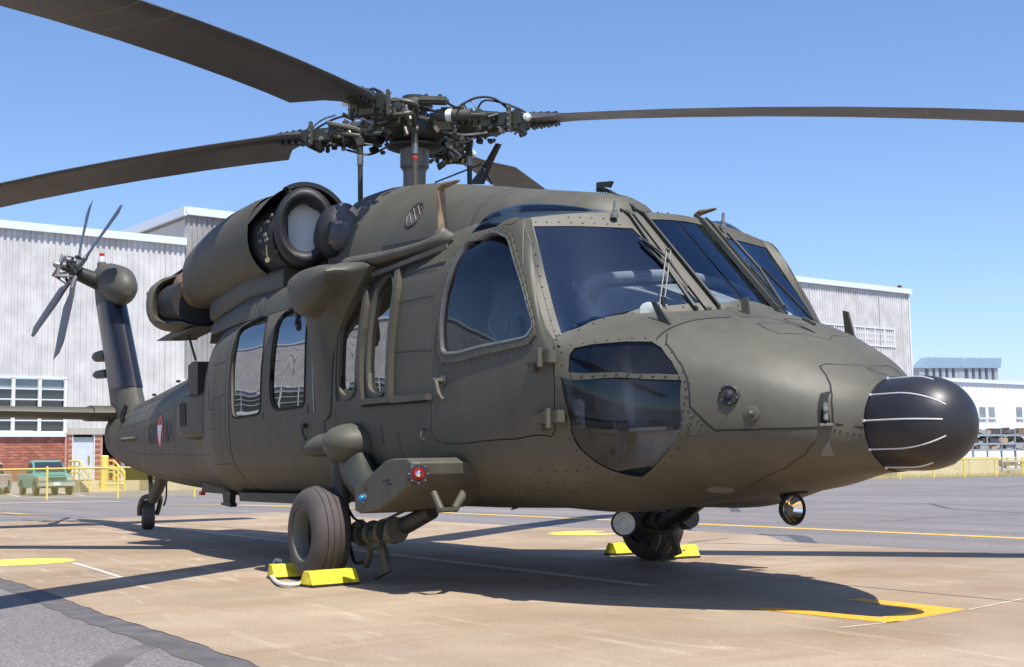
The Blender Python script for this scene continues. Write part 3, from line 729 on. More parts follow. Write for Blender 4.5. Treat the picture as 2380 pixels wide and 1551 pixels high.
for k in (-1, 0, 1):
    for sg in (1, -1):
        dv = (ux*.7+uy*sg*.7); ov = (ux*.7-uy*sg*.7)*.045*k; L = math.sqrt(max(.0, .08**2-(.045*k)**2)); b.tube([pc+pn_*.004+ov-dv*L, pc+pn_*.004+ov+dv*L], .0011, 5)
b.obj('port_mesh', M['wire'], pr)
for k in range(14):
    a = 2*math.pi*k/14; b = MB(); b.lathe([(.005, 0), (.003, .004), (0, .005)], pc+pn_*.006+.097*(math.cos(a)*ux+math.sin(a)*uy), pn_, 6)
    if k == 0: first = b.obj('port_screw', M['olive_dark'], pr)
    else:
        c = first.copy(); c.location = pc+pn_*.006+.097*(math.cos(a)*ux+math.sin(a)*uy)-(pc+pn_*.006+.097*ux); COL.objects.link(c)

# ---- starboard and port engines
def circ(x, yc, zc, ry, rz, n=2.2, k=36, tilt=0.0):
    out = []
    for i in range(k):
        a = 2*math.pi*i/k; c, s = math.cos(a), math.sin(a); yy = ry*math.copysign(abs(c)**(2/n), c); zz = rz*math.copysign(abs(s)**(2/n), s)
        out.append(Vector((x+tilt*zz, yc-yy, zc+zz)))
    return out
EY = -.78
def zrow(lst, **k): return [circ(*q, **k) for q in lst]
nac = MB(); nac.loft(zrow([(-.78, EY, 2.635, .34, .355), (-1.0, EY, 2.64, .355, .365), (-1.5, EY, 2.64, .355, .36), (-2.0, EY, 2.62, .335, .345), (-2.35, EY-.01, 2.58, .315, .325), (-2.6, EY-.02, 2.54, .30, .31), (-2.6, EY-.02, 2.54, .285, .295), (-2.2, EY, 2.58, .27, .27)]), caps=False)
ne = nac.obj('engine_nacelle', M['olive'], HELI)
# cowl hood over the intake (upper half shell) with thick forward lip
def half(x, yc, zc, r, a0, a1, k=20, rz=None):
    return [Vector((x, yc-(r)*math.cos(R(a0+(a1-a0)*i/k)), zc+(rz or r)*math.sin(R(a0+(a1-a0)*i/k)))) for i in range(k+1)]
b = MB(); b.loft([half(-.80, EY, 2.635, .345, 12, 200), half(-.62, EY, 2.635, .352, 22, 200), half(-.46, EY, 2.635, .36, 42, 185), half(-.34, EY, 2.635, .362, 58, 170), half(-.34, EY, 2.635, .335, 58, 170), half(-.60, EY, 2.635, .325, 40, 180)], caps=False, close=False); b.obj('intake_hood', M['olive'], ne)
b = MB(); b.loft([half(-.35, EY, 2.635, .368, 56, 172), half(-.31, EY, 2.635, .372, 58, 170), half(-.31, EY, 2.635, .335, 58, 170), half(-.35, EY, 2.635, .33, 56, 172)], caps=True, close=True); b.obj('hood_lip', M['black'], ne)
# dark engine bay seen between hood and intake ring
b = MB(); b.loft(zrow([(-.95, EY, 2.63, .31, .32), (-.60, EY, 2.61, .255, .285), (-.45, EY, 2.60, .25, .28)]), caps=True); b.obj('engine_core', M['interior_dark'], ne)
b = MB()
for k in range(26):
    a = R(random.uniform(-70, 40)); x = random.uniform(-.72, -.45); r = .27
    c = Vector((x, EY-r*math.cos(a), 2.62+r*math.sin(a))); b.box(c, (random.uniform(.02, .06), random.uniform(.01, .02), random.uniform(.01, .03)), axes((1, random.uniform(-.3, .3), random.uniform(-.4, .4))))
b.obj('engine_fitting', M['rim'], ne)['kind'] = 'stuff'
b = MB(); b.tube(spline([(-.50, EY-.28, 2.50), (-.47, EY-.29, 2.44), (-.44, EY-.29, 2.39)], 4), .006, 6); b.lathe([(.022, -.01), (.022, .01), (0, .012)], (-.44, EY-.29, 2.375), (.6, -.8, 0), 14); b.obj('plug_tag', M['brass'], ne)
# intake ring: fat torus, yawed outwards
ra = Vector((.93, -.37, -.02)).normalized(); IC = Vector((-.36, EY-.01, 2.635))
tor = [(.258+.066*math.cos(2*math.pi*i/16), .05+.11*math.sin(2*math.pi*i/16)) for i in range(16)]
b = MB(); b.lathe(tor, IC, ra, 56, sx=.76, closed=True); ring = b.obj('intake_ring', M['black'], ne)
b = MB(); b.lathe([(.30, -.02), (.30, -.20), (.27, -.30)], IC, ra, 40, sx=.76, caps=False); b.obj('intake_duct', M['black'], ne)
b = MB(); b.lathe([(.250, -.08), (.247, -.05), (.15, -.042), (0, -.04)], IC, ra, 48, sx=.76); b.obj('intake_plug', M['white'], ne)
# particle separator duct cover: rounded dark scoop on the inboard side
sc = Vector((.12, -.70, 2.56)); dr = Vector((.95, -.30, .0)).normalized()
b = MB(); b.lathe([(.20, -.45), (.215, -.2), (.205, -.05), (.165, .02), (.10, .05), (0, .065)], sc, dr, 36, sx=.82, up=(0, 0, 1)); scoop = b.obj('intake_scoop_cover', M['black'], ne)
b = MB(); b.lathe([(.205, -.02), (.19, .012), (.12, .05), (0, .07)], sc+Vector((.03, .02, .02)), Vector((.88, -.42, .2)), 32, sx=.7); b.obj('scoop_cap', simple('worn_black_cover', (.075, .072, .075), .4, noise=.3, nscale=5), ne)
def text(s, size, mat, parent, origin, xdir, ydir, name='lettering', align='CENTER', ext=.0008, font=None, sx=1.0):
    cu = bpy.data.curves.new('t', 'FONT'); cu.body = s; cu.size = size; cu.extrude = ext; cu.align_x = align; cu.align_y = 'CENTER'; cu.offset = size*.012; cu.resolution_u = 2
    t = bpy.data.objects.new('t', cu); COL.objects.link(t); bpy.context.view_layer.update()
    me = bpy.data.meshes.new_from_object(t.evaluated_get(bpy.context.evaluated_depsgraph_get())); bpy.data.objects.remove(t); bpy.data.curves.remove(cu)
    x = Vector(xdir).normalized(); y = Vector(ydir); y = (y-x*y.dot(x)).normalized(); z = x.cross(y); o_ = Vector(origin)
    for v in me.vertices: c = v.co.copy(); v.co = o_+x*c.x*sx+y*c.y+z*c.z
    me.materials.clear(); me.materials.append(mat); me.polygons.foreach_set('use_smooth', [False]*len(me.polygons))
    o = bpy.data.objects.new(name, me); COL.objects.link(o)
    if parent: o.parent = parent
    return o
text('NO STEP', .052, M['brass'], ne, sc+dr*.062+Vector((.045, -.03, -.115)), (-.25, .95, .1), (-.1, -.1, -1))
text('ICP', .040, M['brass'], ne, sc+Vector((.085, -.085, .115)), (.35, -.9, .02), (-.45, 0, .9))
# exhaust suppressor
ex = MB(); secs = []
def bump_(a, c, w): d = abs((a-c+180) % 360-180); return .5*(1+math.cos(math.pi*min(1, d/w)))**1.0 if d < w else 0
for x, yc, zc, ry, rz, cut in ((-2.72, -.86, 2.33, .30, .25, 1), (-2.894, -.90, 2.33, .32, .27, .55), (-3.111, -.93, 2.335, .32, .28, .1), (-3.297, -.95, 2.34, .29, .26, 0), (-3.421, -.96, 2.345, .22, .21, 0), (-3.470, -.96, 2.345, .10, .10, 0)):
    q = circ(x, yc, zc, ry, rz, 2.5, 64)
    for k_, p_ in enumerate(q):
        d_0 = abs(((360*k_/64)-12+180) % 360-180); f_ = 1/(1+math.exp((d_0-52)/5)); p_.x -= .46*cut*f_
    secs.append(q)
ex.loft(secs, caps=False); eo = ex.obj('exhaust_suppressor', M['olive'], ne)
md = eo.modifiers.new('thick', 'SOLIDIFY'); md.thickness = .014; md.offset = -1
b = MB(); b.lathe([(.20, 0), (.205, .2), (.19, .34), (.22, .46)], (-2.45, -.84, 2.46), (-.99, -.10, -.06), 32, caps=False); o = b.obj('exhaust_pipe', M['rust'], ne)
b = MB(); b.loft(zrow([(-3.22, -.93, 2.33, .24, .22), (-2.75, -.88, 2.33, .27, .22)]), caps=True); o = b.obj('suppressor_core', M['interior_dark'], ne)
o.data.vertices.foreach_get
b = MB(); b.loft([[Vector(q) for q in ((-2.55, EY-.12, 2.83), (-2.55, EY+.25, 2.86), (-2.55, EY+.25, 2.80), (-2.55, EY-.14, 2.79))], [Vector(q) for q in ((-3.1, -.95, 2.66), (-3.1, -.6, 2.70), (-3.1, -.6, 2.60), (-3.1, -1.0, 2.62))]]); b.obj('suppressor_top_strap', M['olive'], ne)
b = MB(); q0, q1 = at('y', -.70, 340, 687), at('y', -.75, 450, 622); b.loft([[q0+Vector((0, .0, .0)), q0+Vector((0, .3, 0)), q0+Vector((0, .3, .03)), q0+Vector((0, 0, .03))], [q1+Vector((0, -.05, -.06)), q1+Vector((0, .3, 0)), q1+Vector((0, .3, .04)), q1+Vector((0, -.05, .03))]]); b.obj('upper_deflector', M['olive_dark'], ne, smooth=False)
b = MB(); b.prism([at('y', -1.0, *q) for q in ((362, 793), (398, 772), (428, 768), (455, 760), (402, 786), (399, 791))], (0, .25, .01)); b.obj('lower_deflector', M['olive'], ne, smooth=False)
both(ne)
b = MB(); b.tube([at('y', -.9, 438, 778), at('y', -.85, 455, 838)], .012, 8); both(b.obj('support_strut', M['olive_dark'], HELI))
b = MB(); b.tube([at('y', -.9, 490, 756), at('y', -.85, 500, 785)], .010, 8); both(b.obj('support_strut', M['olive_dark'], HELI))
# lower skirt under the nacelle
b = MB(); b.loft(zrow([(-.50, -.62, 2.24, .30, .12), (-1.2, -.66, 2.26, .31, .12), (-2.4, -.62, 2.20, .28, .12)], n=5), caps=True); both(b.obj('nacelle_cradle', M['olive'], HELI))
# ---- roof-edge fairing and upper pylon stub (starboard + port)
def ysec(y, pts, n=4): return spline([Vector((x, y, z)) for x, z in pts], n, True)
def yscale(pts, k, c=(1.15, 1.93)): return [(c[0]+(x-c[0])*k, c[1]+(z-c[1])*k) for x, z in pts]
R0 = [(.62, 2.04), (.95, 2.10), (1.35, 2.10), (1.68, 2.04), (1.62, 1.95), (1.30, 1.72), (1.13, 1.48), (1.07, 1.10), (.84, 1.10), (.80, 1.52), (.70, 1.80)]
R1 = [(.66, 2.03), (.96, 2.09), (1.34, 2.09), (1.62, 2.035), (1.56, 1.94), (1.28, 1.75), (1.11, 1.58), (1.04, 1.40), (.87, 1.40), (.80, 1.62), (.70, 1.84)]
R2 = [(.76, 2.02), (1.0, 2.075), (1.33, 2.075), (1.56, 2.03), (1.52, 1.93), (1.33, 1.82), (1.16, 1.765), (1.04, 1.75), (.93, 1.765), (.85, 1.81), (.77, 1.91)]
def mv(pts, k, dx): return [(1.15+(x-1.15)*k+dx, 1.93+(z-1.93)*k) for x, z in pts]
b = MB(); b.loft([ysec(-1.05, R0), ysec(-1.195, R0), ysec(-1.225, R1), ysec(-1.29, R2), ysec(-1.37, mv(R2, .94, .03)), ysec(-1.425, mv(R2, .82, .06)), ysec(-1.455, mv(R2, .62, .08)), ysec(-1.468, mv(R2, .30, .09))])
pf = b.obj('pylon_stub_fairing', M['olive'], HELI); both(pf)
for q_ in (R0,):
    for i in range(30):
        pass
# cover running forward along the roof edge to the pitot tube foot
b = MB(); secs = []
for u, v, y, w, h_ in ((835, 615, -1.10, .13, .055), (870, 607, -1.10, .10, .050), (910, 598, -1.09, .08, .045), (950, 587, -1.08, .07, .042), (990, 575, -1.06, .065, .040), (1020, 563, -1.04, .06, .046), (1042, 555, -1.02, .045, .05), (1056, 553, -1.0, .02, .02)):
    c_ = at('y', y, u, v); secs.append([c_+Vector((0, -w*math.cos(a), h_*math.sin(a))) for a in [2*math.pi*k/16 for k in range(16)]])
b.loft(secs); both(b.obj('roof_edge_cover', M['olive'], HELI))
b = MB(); g0, g1 = at('y', -1.16, 865, 640), at('y', -1.10, 1040, 572); b.box((g0+g1)/2, ((g1-g0).length, .014, .03), axes(g1-g0)); both(b.obj('rain_gutter', M['olive'], HELI, smooth=False))
# pitot tubes with brown covers
pb = at('y', -1.0, 1029, 545)
b = MB(); b.tube([pb, pb+Vector((-.01, 0, .14)), pb+Vector((-.015, 0, .275))], [.036, .030, .026], 14, flat=.55); b.tube([pb+Vector((-.03, 0, .285)), pb+Vector((.02, .0, .30)), pb+Vector((.20, .01, .295))], [.020, .022, .008], 12); pt_ = b.obj('pitot_tube', M['wood'], HELI)
b = MB(); b.lathe([(.06, -.02), (.055, .01), (.04, .03)], pb, (0, 0, 1), 16); b.obj('pitot_foot', M['olive'], pt_); both(pt_)
# temperature probes on the roof windows
for u, v in ((1430, 488),):
    pp = at('y', -.40, 1428, 498); b = MB(); b.lathe([(.022, -.02), (.022, .0), (.012, .004), (.012, .03), (.009, .032), (.009, .075), (0, .077)], pp, (.12, 0, 1), 14); both(b.obj('roof_probe', M['steel'], HELI))
# wire cutter on the cockpit roof
wc0 = at('y', 0, 1475, 486); wc1 = at('y', 0, 1392, 425); 
b = MB(); b.prism([at('y', -.012, *q) for q in ((1474, 482), (1452, 476), (1408, 446), (1385, 446), (1386, 424), (1420, 421), (1414, 436), (1396, 435), (1413, 441), (1440, 457))], (0, .024, 0)); wc = b.obj('wire_cutter', M['olive_dark'], HELI, smooth=False)
b = MB()
for k in range(5): p = at('y', -.014, 1390+k*6, 441+k*1.5); b.box(p, (.008, .006, .03), axes((1, 0, -.5)))
b.obj('cutter_tooth', M['seal'], wc)['kind'] = 'stuff'
# blade aerial behind the mast with stays
AY = .55
q = [at('y', AY, *p) for p in ((1090, 428), (1120, 390), (1152, 333), (1159, 335), (1135, 385), (1118, 428))]
b = MB(); b.prism(q, (0, .03, 0)); ant = b.obj('blade_antenna', M['olive_dark'], HELI, smooth=False)
b = MB(); b.tube([at('y', AY, 1012, 424), at('y', AY, 1118, 382)], .008, 6); b.tube([at('y', AY, 1122, 385), at('y', AY, 1142, 428)], .008, 6); b.obj('antenna_stay', M['olive_dark'], ant)['kind'] = 'stuff'
# nose strakes / aerials
def fin(name, pts, yv, mat='olive_dark', th=.012):
    b = MB(); b.prism([at('y', yv, *q) for q in pts], (0, th, 0)); return b.obj(name, M[mat], HELI, smooth=False)
fin('cable_cutter_fin', [(1512, 700), (1524, 703), (1556, 752), (1557, 757), (1533, 752), (1527, 735)], -.62)
fin('cable_cutter_fin', [(1958, 722), (1970, 725), (1990, 800), (1966, 800)], .56, 'olive')
b = MB(); pq = at('y', -.12, 1733, 728); b.box(pq+Vector((0, 0, .035)), (.045, .012, .095), axes((1, .3, .1))); b.obj('nose_blade_aerial', M['olive'], HELI, smooth=False)
for u0, v0, u1, v1, yv in ((1690, 738, 1722, 752, -.28), (1865, 742, 1895, 757, .0)):
    b = MB(); p0, p1 = at('y', yv, u0, v0), at('y', yv, u1, v1); b.box((p0+p1)/2+Vector((0, 0, .006)), ((p1-p0).length*1.0, .018, .016), axes(p1-p0), .004); b.obj('nose_hinge', M['olive'], HELI)
# wipers
def wiper(pts, yl, blade, side):
    b = MB(); b.tube([P(*st_at(*p))+PN(*st_at(*p))*l for p, l in pts], [.011]*len(pts), 8); w = b.obj('wiper_arm', M['steel' if side else 'black'], HELI)
    return w
ws = lambda u, v: st_at(u, v)
def onsurf(u, v, l):
    q = st_at(u, v); return P(*q)+PN(*q)*l
p0 = onsurf(1536, 716, .02); p1 = onsurf(1549, 600, .055)
w = MB(); w.tube([p0+Vector((-.0, -.008, 0)), p1+Vector((0, -.008, 0))], .0045, 8); w.tube([p0+Vector((0.0, .022, 0)), p1+Vector((0, .018, 0))], .0045, 8); wo = w.obj('wiper_arm', M['rim'], HELI)
b = MB(); b.tube([onsurf(1545, 600, .055), onsurf(1552, 600, .055)], .014, 10); b.obj('wiper_clip', M['black'], wo)
b = MB(); b.tube([onsurf(1542, 712, .0), onsurf(1541, 700, .03)], .014, 10); b.obj('wiper_pivot', M['black'], wo)
b = MB(); b.tube([onsurf(1490, 563, .030), onsurf(1549, 612, .042), onsurf(1597, 676, .030)], [.006, .009, .006], 6); b.tube([onsurf(1486, 558, .012), onsurf(1545, 622, .012), onsurf(1600, 684, .012)], .007, 6); b.obj('wiper_blade', M['black'], wo)
def mirp(u, v, l, t0=None): return onsurf(u, v, l)
def sfp(s, t, l):  # port side point
    p = P(s, t)+PN(s, t)*l; p.y = -p.y; return p
w = MB(); w.tube([sfp(3.80, 2.72, .03), sfp(3.70, 2.80, .06), sfp(3.53, 3.0, .05)], [.012, .009, .008], 8); wo = w.obj('wiper_arm', M['black'], HELI)
b = MB(); b.tube([sfp(3.84, 2.70, .0), sfp(3.82, 2.71, .05)], .026, 12); b.obj('wiper_pivot', M['black'], wo)
b = MB(); b.tube([sfp(3.36, 3.02, .02), sfp(3.53, 3.0, .035), sfp(3.70, 3.05, .02)], .010, 6); b.obj('wiper_blade', M['black'], wo)
# tie-down ring, small side hooks
q = st_at(988, 1009); b = MB(); b.tube(spline([P(*q)+PN(*q)*.005+Vector((0, 0, .03)), P(*q)+PN(*q)*.03+Vector((.012, 0, .02)), P(*q)+PN(*q)*.03+Vector((0, 0, -.02)), P(*q)+PN(*q)*.005+Vector((0, 0, -.03))], 5), .006, 6); b.obj('side_hook', M['steel'], HELI)
# cabin door handle, stencil plate, slit
q = trace(ZE, [(900, 905), (895, 960), (920, 1010)]); b = MB(); b.tube(spline([P(*a)+PN(*a)*.02 for a in q], 5), .008, 6); b.box(P(*q[0])+PN(*q[0])*.015, (.06, .03, .03)); both(b.obj('cabin_door_handle', M['black'], HELI))
q = trace(ZE, [(1000, 505), (1043, 500), (1043, 705), (1000, 705)]); b = MB(); b.prism([P(*a)+PN(*a)*.003 for a in q], PN(*q[0])*.003); b.obj('light_strip', simple('pale_green_strip', (.26, .27, .20), .5), HELI, smooth=False)
q = trace(ZE, [(1003, 712), (1043, 710), (1043, 740), (1003, 742)]); b = MB(); b.prism([P(*a)+PN(*a)*.003 for a in q], PN(*q[0])*.003); b.obj('small_sign', simple('faded_pink', (.42, .26, .22), .5), HELI, smooth=False)
q = trace(ZE, [(1040, 975), (1066, 975), (1068, 1025), (1045, 1025)]); b = MB(); b.prism([P(*a)+PN(*a)*.004 for a in q], PN(*q[0])*.004); b.obj('white_tag', M['white'], HELI, smooth=False)
q = trace(ZE, [(963, 222), (960, 420), (965, 640), (973, 800)]); b = MB(); b.tube([P(*a)+PN(*a)*.008 for a in smooth_st(q, 4, False)], .006, 6); b.obj('door_edge_trim', M['steel'], HELI)
# gust lock latch hanging under the stub
q = trace(Z2, [(1085, 930), (1100, 1045), (1120, 900), (1140, 960), (1125, 1030)]); b = MB(); b.tube([P(*q[0])+PN(*q[0])*.05, P(*q[1])+PN(*q[1])*.05], [.025, .02], 8); b.tube([P(*a)+PN(*a)*.10 for a in q[2:]], .014, 8); b.lathe([(.022, 0), (.022, .06)], P(*q[3])+PN(*q[3])*.07, PN(*q[3]), 12); both(b.obj('cable_fitting', M['olive_dark'], HELI))
# ---- lower strut fairings on the cabin side
b = MB(); secs = []
for y, s_k in ((-1.05, 1.0), (-1.2, 1.0), (-1.27, .93), (-1.33, .76), (-1.37, .50), (-1.385, .15)):
    secs.append([Vector((1.45+.20*s_k*math.cos(a), y, .895+(.125 if math.sin(a) > 0 else .15)*s_k*math.sin(a))) for a in [2*math.pi*k/24 for k in range(24)]])
b.loft(secs); kb = b.obj('strut_fairing', M['olive'], HELI); both(kb)
b = MB(); b.lathe([(.078, 0), (.076, .08), (.064, .16), (.042, .23), (.015, .265), (0, .27)], at('y', -1.22, 768, 1032), (-.80, -.45, -.12), 22, sx=1.0); kn = b.obj('strut_fairing', M['olive'], HELI); both(kn)
b = MB(); secs = []
for x, z, w, y in ((1.42, .84, .17, -1.20), (1.50, .76, .17, -1.22), (1.62, .66, .16, -1.24), (1.78, .58, .15, -1.24), (1.95, .54, .13, -1.24)):
    secs.append([Vector((x+w*math.cos(a)*.8, y+.10*math.sin(a)+.02, z+w*.35*math.cos(a))) for a in [2*math.pi*k/18 for k in range(18)]])
b.loft(secs); both(b.obj('strut_fairing', M['olive_dark'], HELI))
# ---- landing gear stub with lights (drag beam housing)
yo = -1.40
fo = [at('y', yo, *p) for p in ((827, 1134), (868, 1100), (898, 1072), (915, 1066), (950, 1065), (961, 1076), (960, 1104), (950, 1130), (905, 1170), (885, 1184), (838, 1194), (827, 1187))]
fx_ = max(q.x for q in fo)
def inb(y, dx=0.0, k=1.0): return [Vector((q.x+dx, y, q.z)) for q in fo]
cen = sum(fo, Vector())/len(fo)
fb = [cen+(q-cen)*.972+Vector((0, -.012, 0)) for q in fo]
b = MB(); b.loft([fb, fo, inb(-1.34, .012), inb(-1.2, .02), inb(-.85, .03)]); sb = b.obj('gear_stub', M['olive'], HELI)
md = sb.modifiers.new('bev', 'BEVEL'); md.width = .034; md.segments = 5; md.limit_method = 'ANGLE'; md.angle_limit = R(24)
ld = Vector((.94, -.30, .10)).normalized(); lp = at('x', fx_+.012, 972, 1102)
b = MB(); b.lathe([(.058, -.05), (.058, .008), (.052, .014), (.040, .014), (.039, .004)], lp, ld, 32); lr = b.obj('position_light', M['black'], sb)
b = MB(); b.lathe([(.038, .014), (.034, .020), (.030, .016), (.026, .022), (.018, .024)], lp, ld, 32, caps=False); b.obj('red_lens', M['redlens'], lr)
b = MB(); b.lathe([(.021, .018), (.018, .028), (.010, .034), (0, .036)], lp, ld, 24); b.obj('light_lens', M['chrome'], lr)
b = MB()
x_ = ld.orthogonal().normalized(); y_ = ld.cross(x_)
for k in range(8):
    a = k*math.pi/4; b.lathe([(.005, 0), (.004, .006), (0, .007)], lp+ld*.012+.054*(math.cos(a)*x_+math.sin(a)*y_), ld, 8)
b.obj('light_screw', M['steel'], lr)['kind'] = 'stuff'
bp_ = at('y', yo-.015, 846, 1158); b = MB(); b.lathe([(.030, -.01), (.030, .004), (.0, .005)], bp_, (0, -1, 0), 20); bl = b.obj('side_light', M['steel'], sb)
b = MB(); b.lathe([(.021, .003), (.021, .022), (.012, .034), (0, .037)], bp_, (0.1, -1, 0), 16); b.obj('blue_lens', M['bluelens'], bl)
b = MB()
for dx, dz in ((.075, -.01), (.12, .05), (.16, -.03), (.2, .03), (.11, -.05)): b.lathe([(.006, 0), (.005, .004), (0, .005)], bp_+Vector((dx*1.4, .002, dz)), (0, -1, 0), 8)
for k in range(4): b.box(bp_+Vector((.0+.012*k, 0, .055)), (.007, .004, .022))
b.obj('stub_fastener', M['olive_dark'], sb)['kind'] = 'stuff'
text('NO STEP', .022, M['print'], sb, at('y', yo-.0145, 897, 1118), (1, 0, .05), (0, 0, 1)); text('KEEP OFF', .016, M['print'], sb, at('y', yo-.0145, 905, 1126), (1, 0, .05), (0, 0, 1))
# foot step loop
s0, s1, s2, s3 = at('x', fx_-.02, 1008, 1146), at('x', fx_+.07, 1026, 1186), at('x', fx_+.07, 1056, 1184), at('x', fx_-.02, 1078, 1148)
b = MB(); b.tube([s0, s0.lerp(s1, .8), s1], .021, 10); b.tube([s3, s2.lerp(s3, .3), s2], [.028, .024, .021], 10); b.box((s1+s2)/2, ((s2-s1).length+.05, .05, .026), axes(s2-s1), .008); b.obj('foot_step', M['olive'], sb)
both(sb)
# ---- main gear
def main_gear(sy):
    W = Vector((1.259, sy*1.353, .305)); side = sy
    r = .312; hw = .128
    prof = []
    # tread with four grooves, then rounded shoulders
    xs = [-.5, -.42, -.40, -.22, -.205, -.19, -.015, 0, .015, .19, .205, .22, .40, .42, .5]
    for q in range(19):
        a = math.pi*q/18; px = math.cos(a); pr = abs(math.sin(a))**.62
        prof.append((r-.132+.132*pr, -hw*px))
    P2 = []
    for i, (rr, h_) in enumerate(prof):
        P2.append((rr, h_))
    grooves = (-.060, -.022, .020, .060); out = []
    for rr, h_ in P2: out.append((rr, h_))
    dense_ = []
    for i in range(len(out)-1):
        for k in range(6):
            t = k/6; rr = out[i][0]*(1-t)+out[i+1][0]*t; hh = out[i][1]*(1-t)+out[i+1][1]*t
            if any(abs(hh-g_) < .0026 for g_ in grooves): rr -= .009
            dense_.append((rr, hh))
    dense_.append(out[-1])
    dense_ = [(r-.142, -hw*.96)]+dense_+[(r-.142, hw*.96)]
    b = MB(); b.lathe(dense_, (0, 0, 0), (0, 1, 0), 72, caps=False)
    t_ = b.obj('main_wheel', M['tyre'], HELI)
    # flatten a little where it meets the ground
    for v in t_.data.vertices:
        if v.co.z < -.295: v.co.z = -.295-(v.co.z+.295)*-.25
        v.co += W
    for v in t_.data.vertices: v.co.z = max(v.co.z, .002)
    o_ = -1 if sy < 0 else 1; ax_ = (0, o_, 0)
    b = MB(); b.lathe([(.172, .096), (.184, .112), (.178, .120), (.166, .114), (.156, .090), (.150, .05), (.146, .02)], W, ax_, 48, caps=False); rm = b.obj('rim', M['rim'], t_)
    b = MB(); b.lathe([(.147, .021), (.135, -.04), (.06, -.055), (.05, .0), (.04, .02), (0, .02)], W, ax_, 40, caps=False); b.obj('wheel_dish', M['olive_dark'], t_)  # dish's own dark tone, with the shade of the recess painted in
    b = MB()
    for k in range(9):
        a = 2*math.pi*k/9; b.lathe([(.008, -.045), (.008, -.03), (0, -.028)], W+Vector((.10*math.cos(a), 0, .10*math.sin(a))), ax_, 6)
    b.obj('wheel_bolt', M['steel'], t_)['kind'] = 'stuff'
    b = MB(); b.lathe([(.19, .10), (.18, .09), (.1, .06), (0, .06)], W, (0, -o_, 0), 32); b.obj('brake_disc', M['interior_dark'], t_)
    iy = W.y-o_*.20
    b = MB(); b.tube([(W.x, W.y, W.z), (W.x, iy, W.z)], .045, 14); b.tube(spline([(W.x-.02, iy, W.z), (1.65, iy-.01*o_, .30), (1.95, iy-.06*o_, .36), (2.25, iy-.12*o_, .46)], 4), [.05, .055, .06, .062, .066, .066, .064, .060, .058, .055, .052, .050, .048], 14)
    db = b.obj('drag_beam', M['olive_dark'], HELI)
    b = MB()
    for x in (1.5, 1.66, 1.82, 1.98): b.lathe([(.078, -.02), (.082, 0), (.078, .02)], (x, iy-.01*o_, .30+(x-1.5)*.09), (1, 0, .15), 16)
    b.box((1.7, iy, .24), (.22, .05, .05), axes((1, 0, .15)), .01); b.box((1.5, iy+.03*o_, .36), (.12, .06, .05), axes((1, 0, .3)), .01); b.box((1.93, iy, .30), (.12, .08, .09), None, .02)
    b.tube([(1.62, iy, .26), (1.60, iy, .16), (1.55, iy, .10)], .022, 8); b.obj('beam_clamp', M['olive'], db)['kind'] = 'stuff'
    b = MB(); b.tube(spline([(1.35, iy+.03*o_, .46), (1.5, iy+.05*o_, .40), (1.75, iy+.05*o_, .37), (2.1, iy, .46)], 5), .009, 6); b.tube(spline([(1.3, iy, .22), (1.45, iy+.03*o_, .12), (1.55, iy, .14), (1.62, iy, .22)], 5), .012, 6); b.obj('brake_hose', M['black'], db)['kind'] = 'stuff'
    b = MB(); b.prism([(1.72, iy, .24), (1.80, iy, .24), (1.86, iy, .14), (1.88, iy, .085), (1.66, iy, -.0+.02), (1.655, iy, .035), (1.80, iy, .10), (1.80, iy, .13)], (0, .03*o_*-1, 0)); b.obj('tow_hook', M['olive'], db, smooth=False)
    b = MB(); b.tube([(1.36, sy*1.235, .92), (1.355, sy*1.235, .50)], .062, 18); b.tube([(1.355, sy*1.235, .52), (1.34, sy*1.20, .30)], .046, 16); b.obj('shock_strut', M['olive_dark'], HELI)
for sy in (-1, 1): main_gear(sy)
# ---- rotor mast and head
HC = Vector((.03, 0, 3.45)); TILT = .026
def hp3(r, az, dz=0.0, off=0.0):
    """point on the tilted rotor disc: r out along azimuth az, off towards the leading side"""
    a = R(az); x, y = r*math.cos(a)-off*math.sin(a), r*math.sin(a)+off*math.cos(a)
    return HC+Vector((x, y, dz-TILT*x))
b = MB(); b.lathe([(.092, -.65), (.092, -.36), (.100, -.335), (.117, -.315), (.117, -.13), (.123, -.12), (.123, -.08)], HC, (.03, 0, 1), 36); mast = b.obj('rotor_mast', M['mast'], HELI)
b = MB(); b.lathe([(.105, -.14), (.20, -.11), (.24, -.06), (.24, .03), (.19, .07), (.10, .09), (.10, .16), (.07, .18), (0, .185)], HC, (TILT, 0, 1), 28); hub = b.obj('rotor_hub', M['olive_dark'], HELI)
b = MB()
for k in range(4):
    az = -50+90*k; a = R(az); pts = []
    for r, w, h in ((.12, .24, .05), (.34, .20, .05), (.46, .11, .045), (.46, .06, .03)): pts.append([hp3(r, az, h, w*.5), hp3(r, az, h, -w*.5), hp3(r, az, -h, -w*.5), hp3(r, az, -h, w*.5)])
    b.loft(pts)
b.obj('hub_arm', M['olive_dark'], hub)['kind'] = 'stuff'
b = MB(); b.lathe([(.20, 0), (.23, .012), (.23, .03), (.18, .04), (0, .042)], HC+Vector((0, 0, -.17)), (TILT, 0, 1), 28); b.obj('swash_ring', M['olive_dark'], hub)
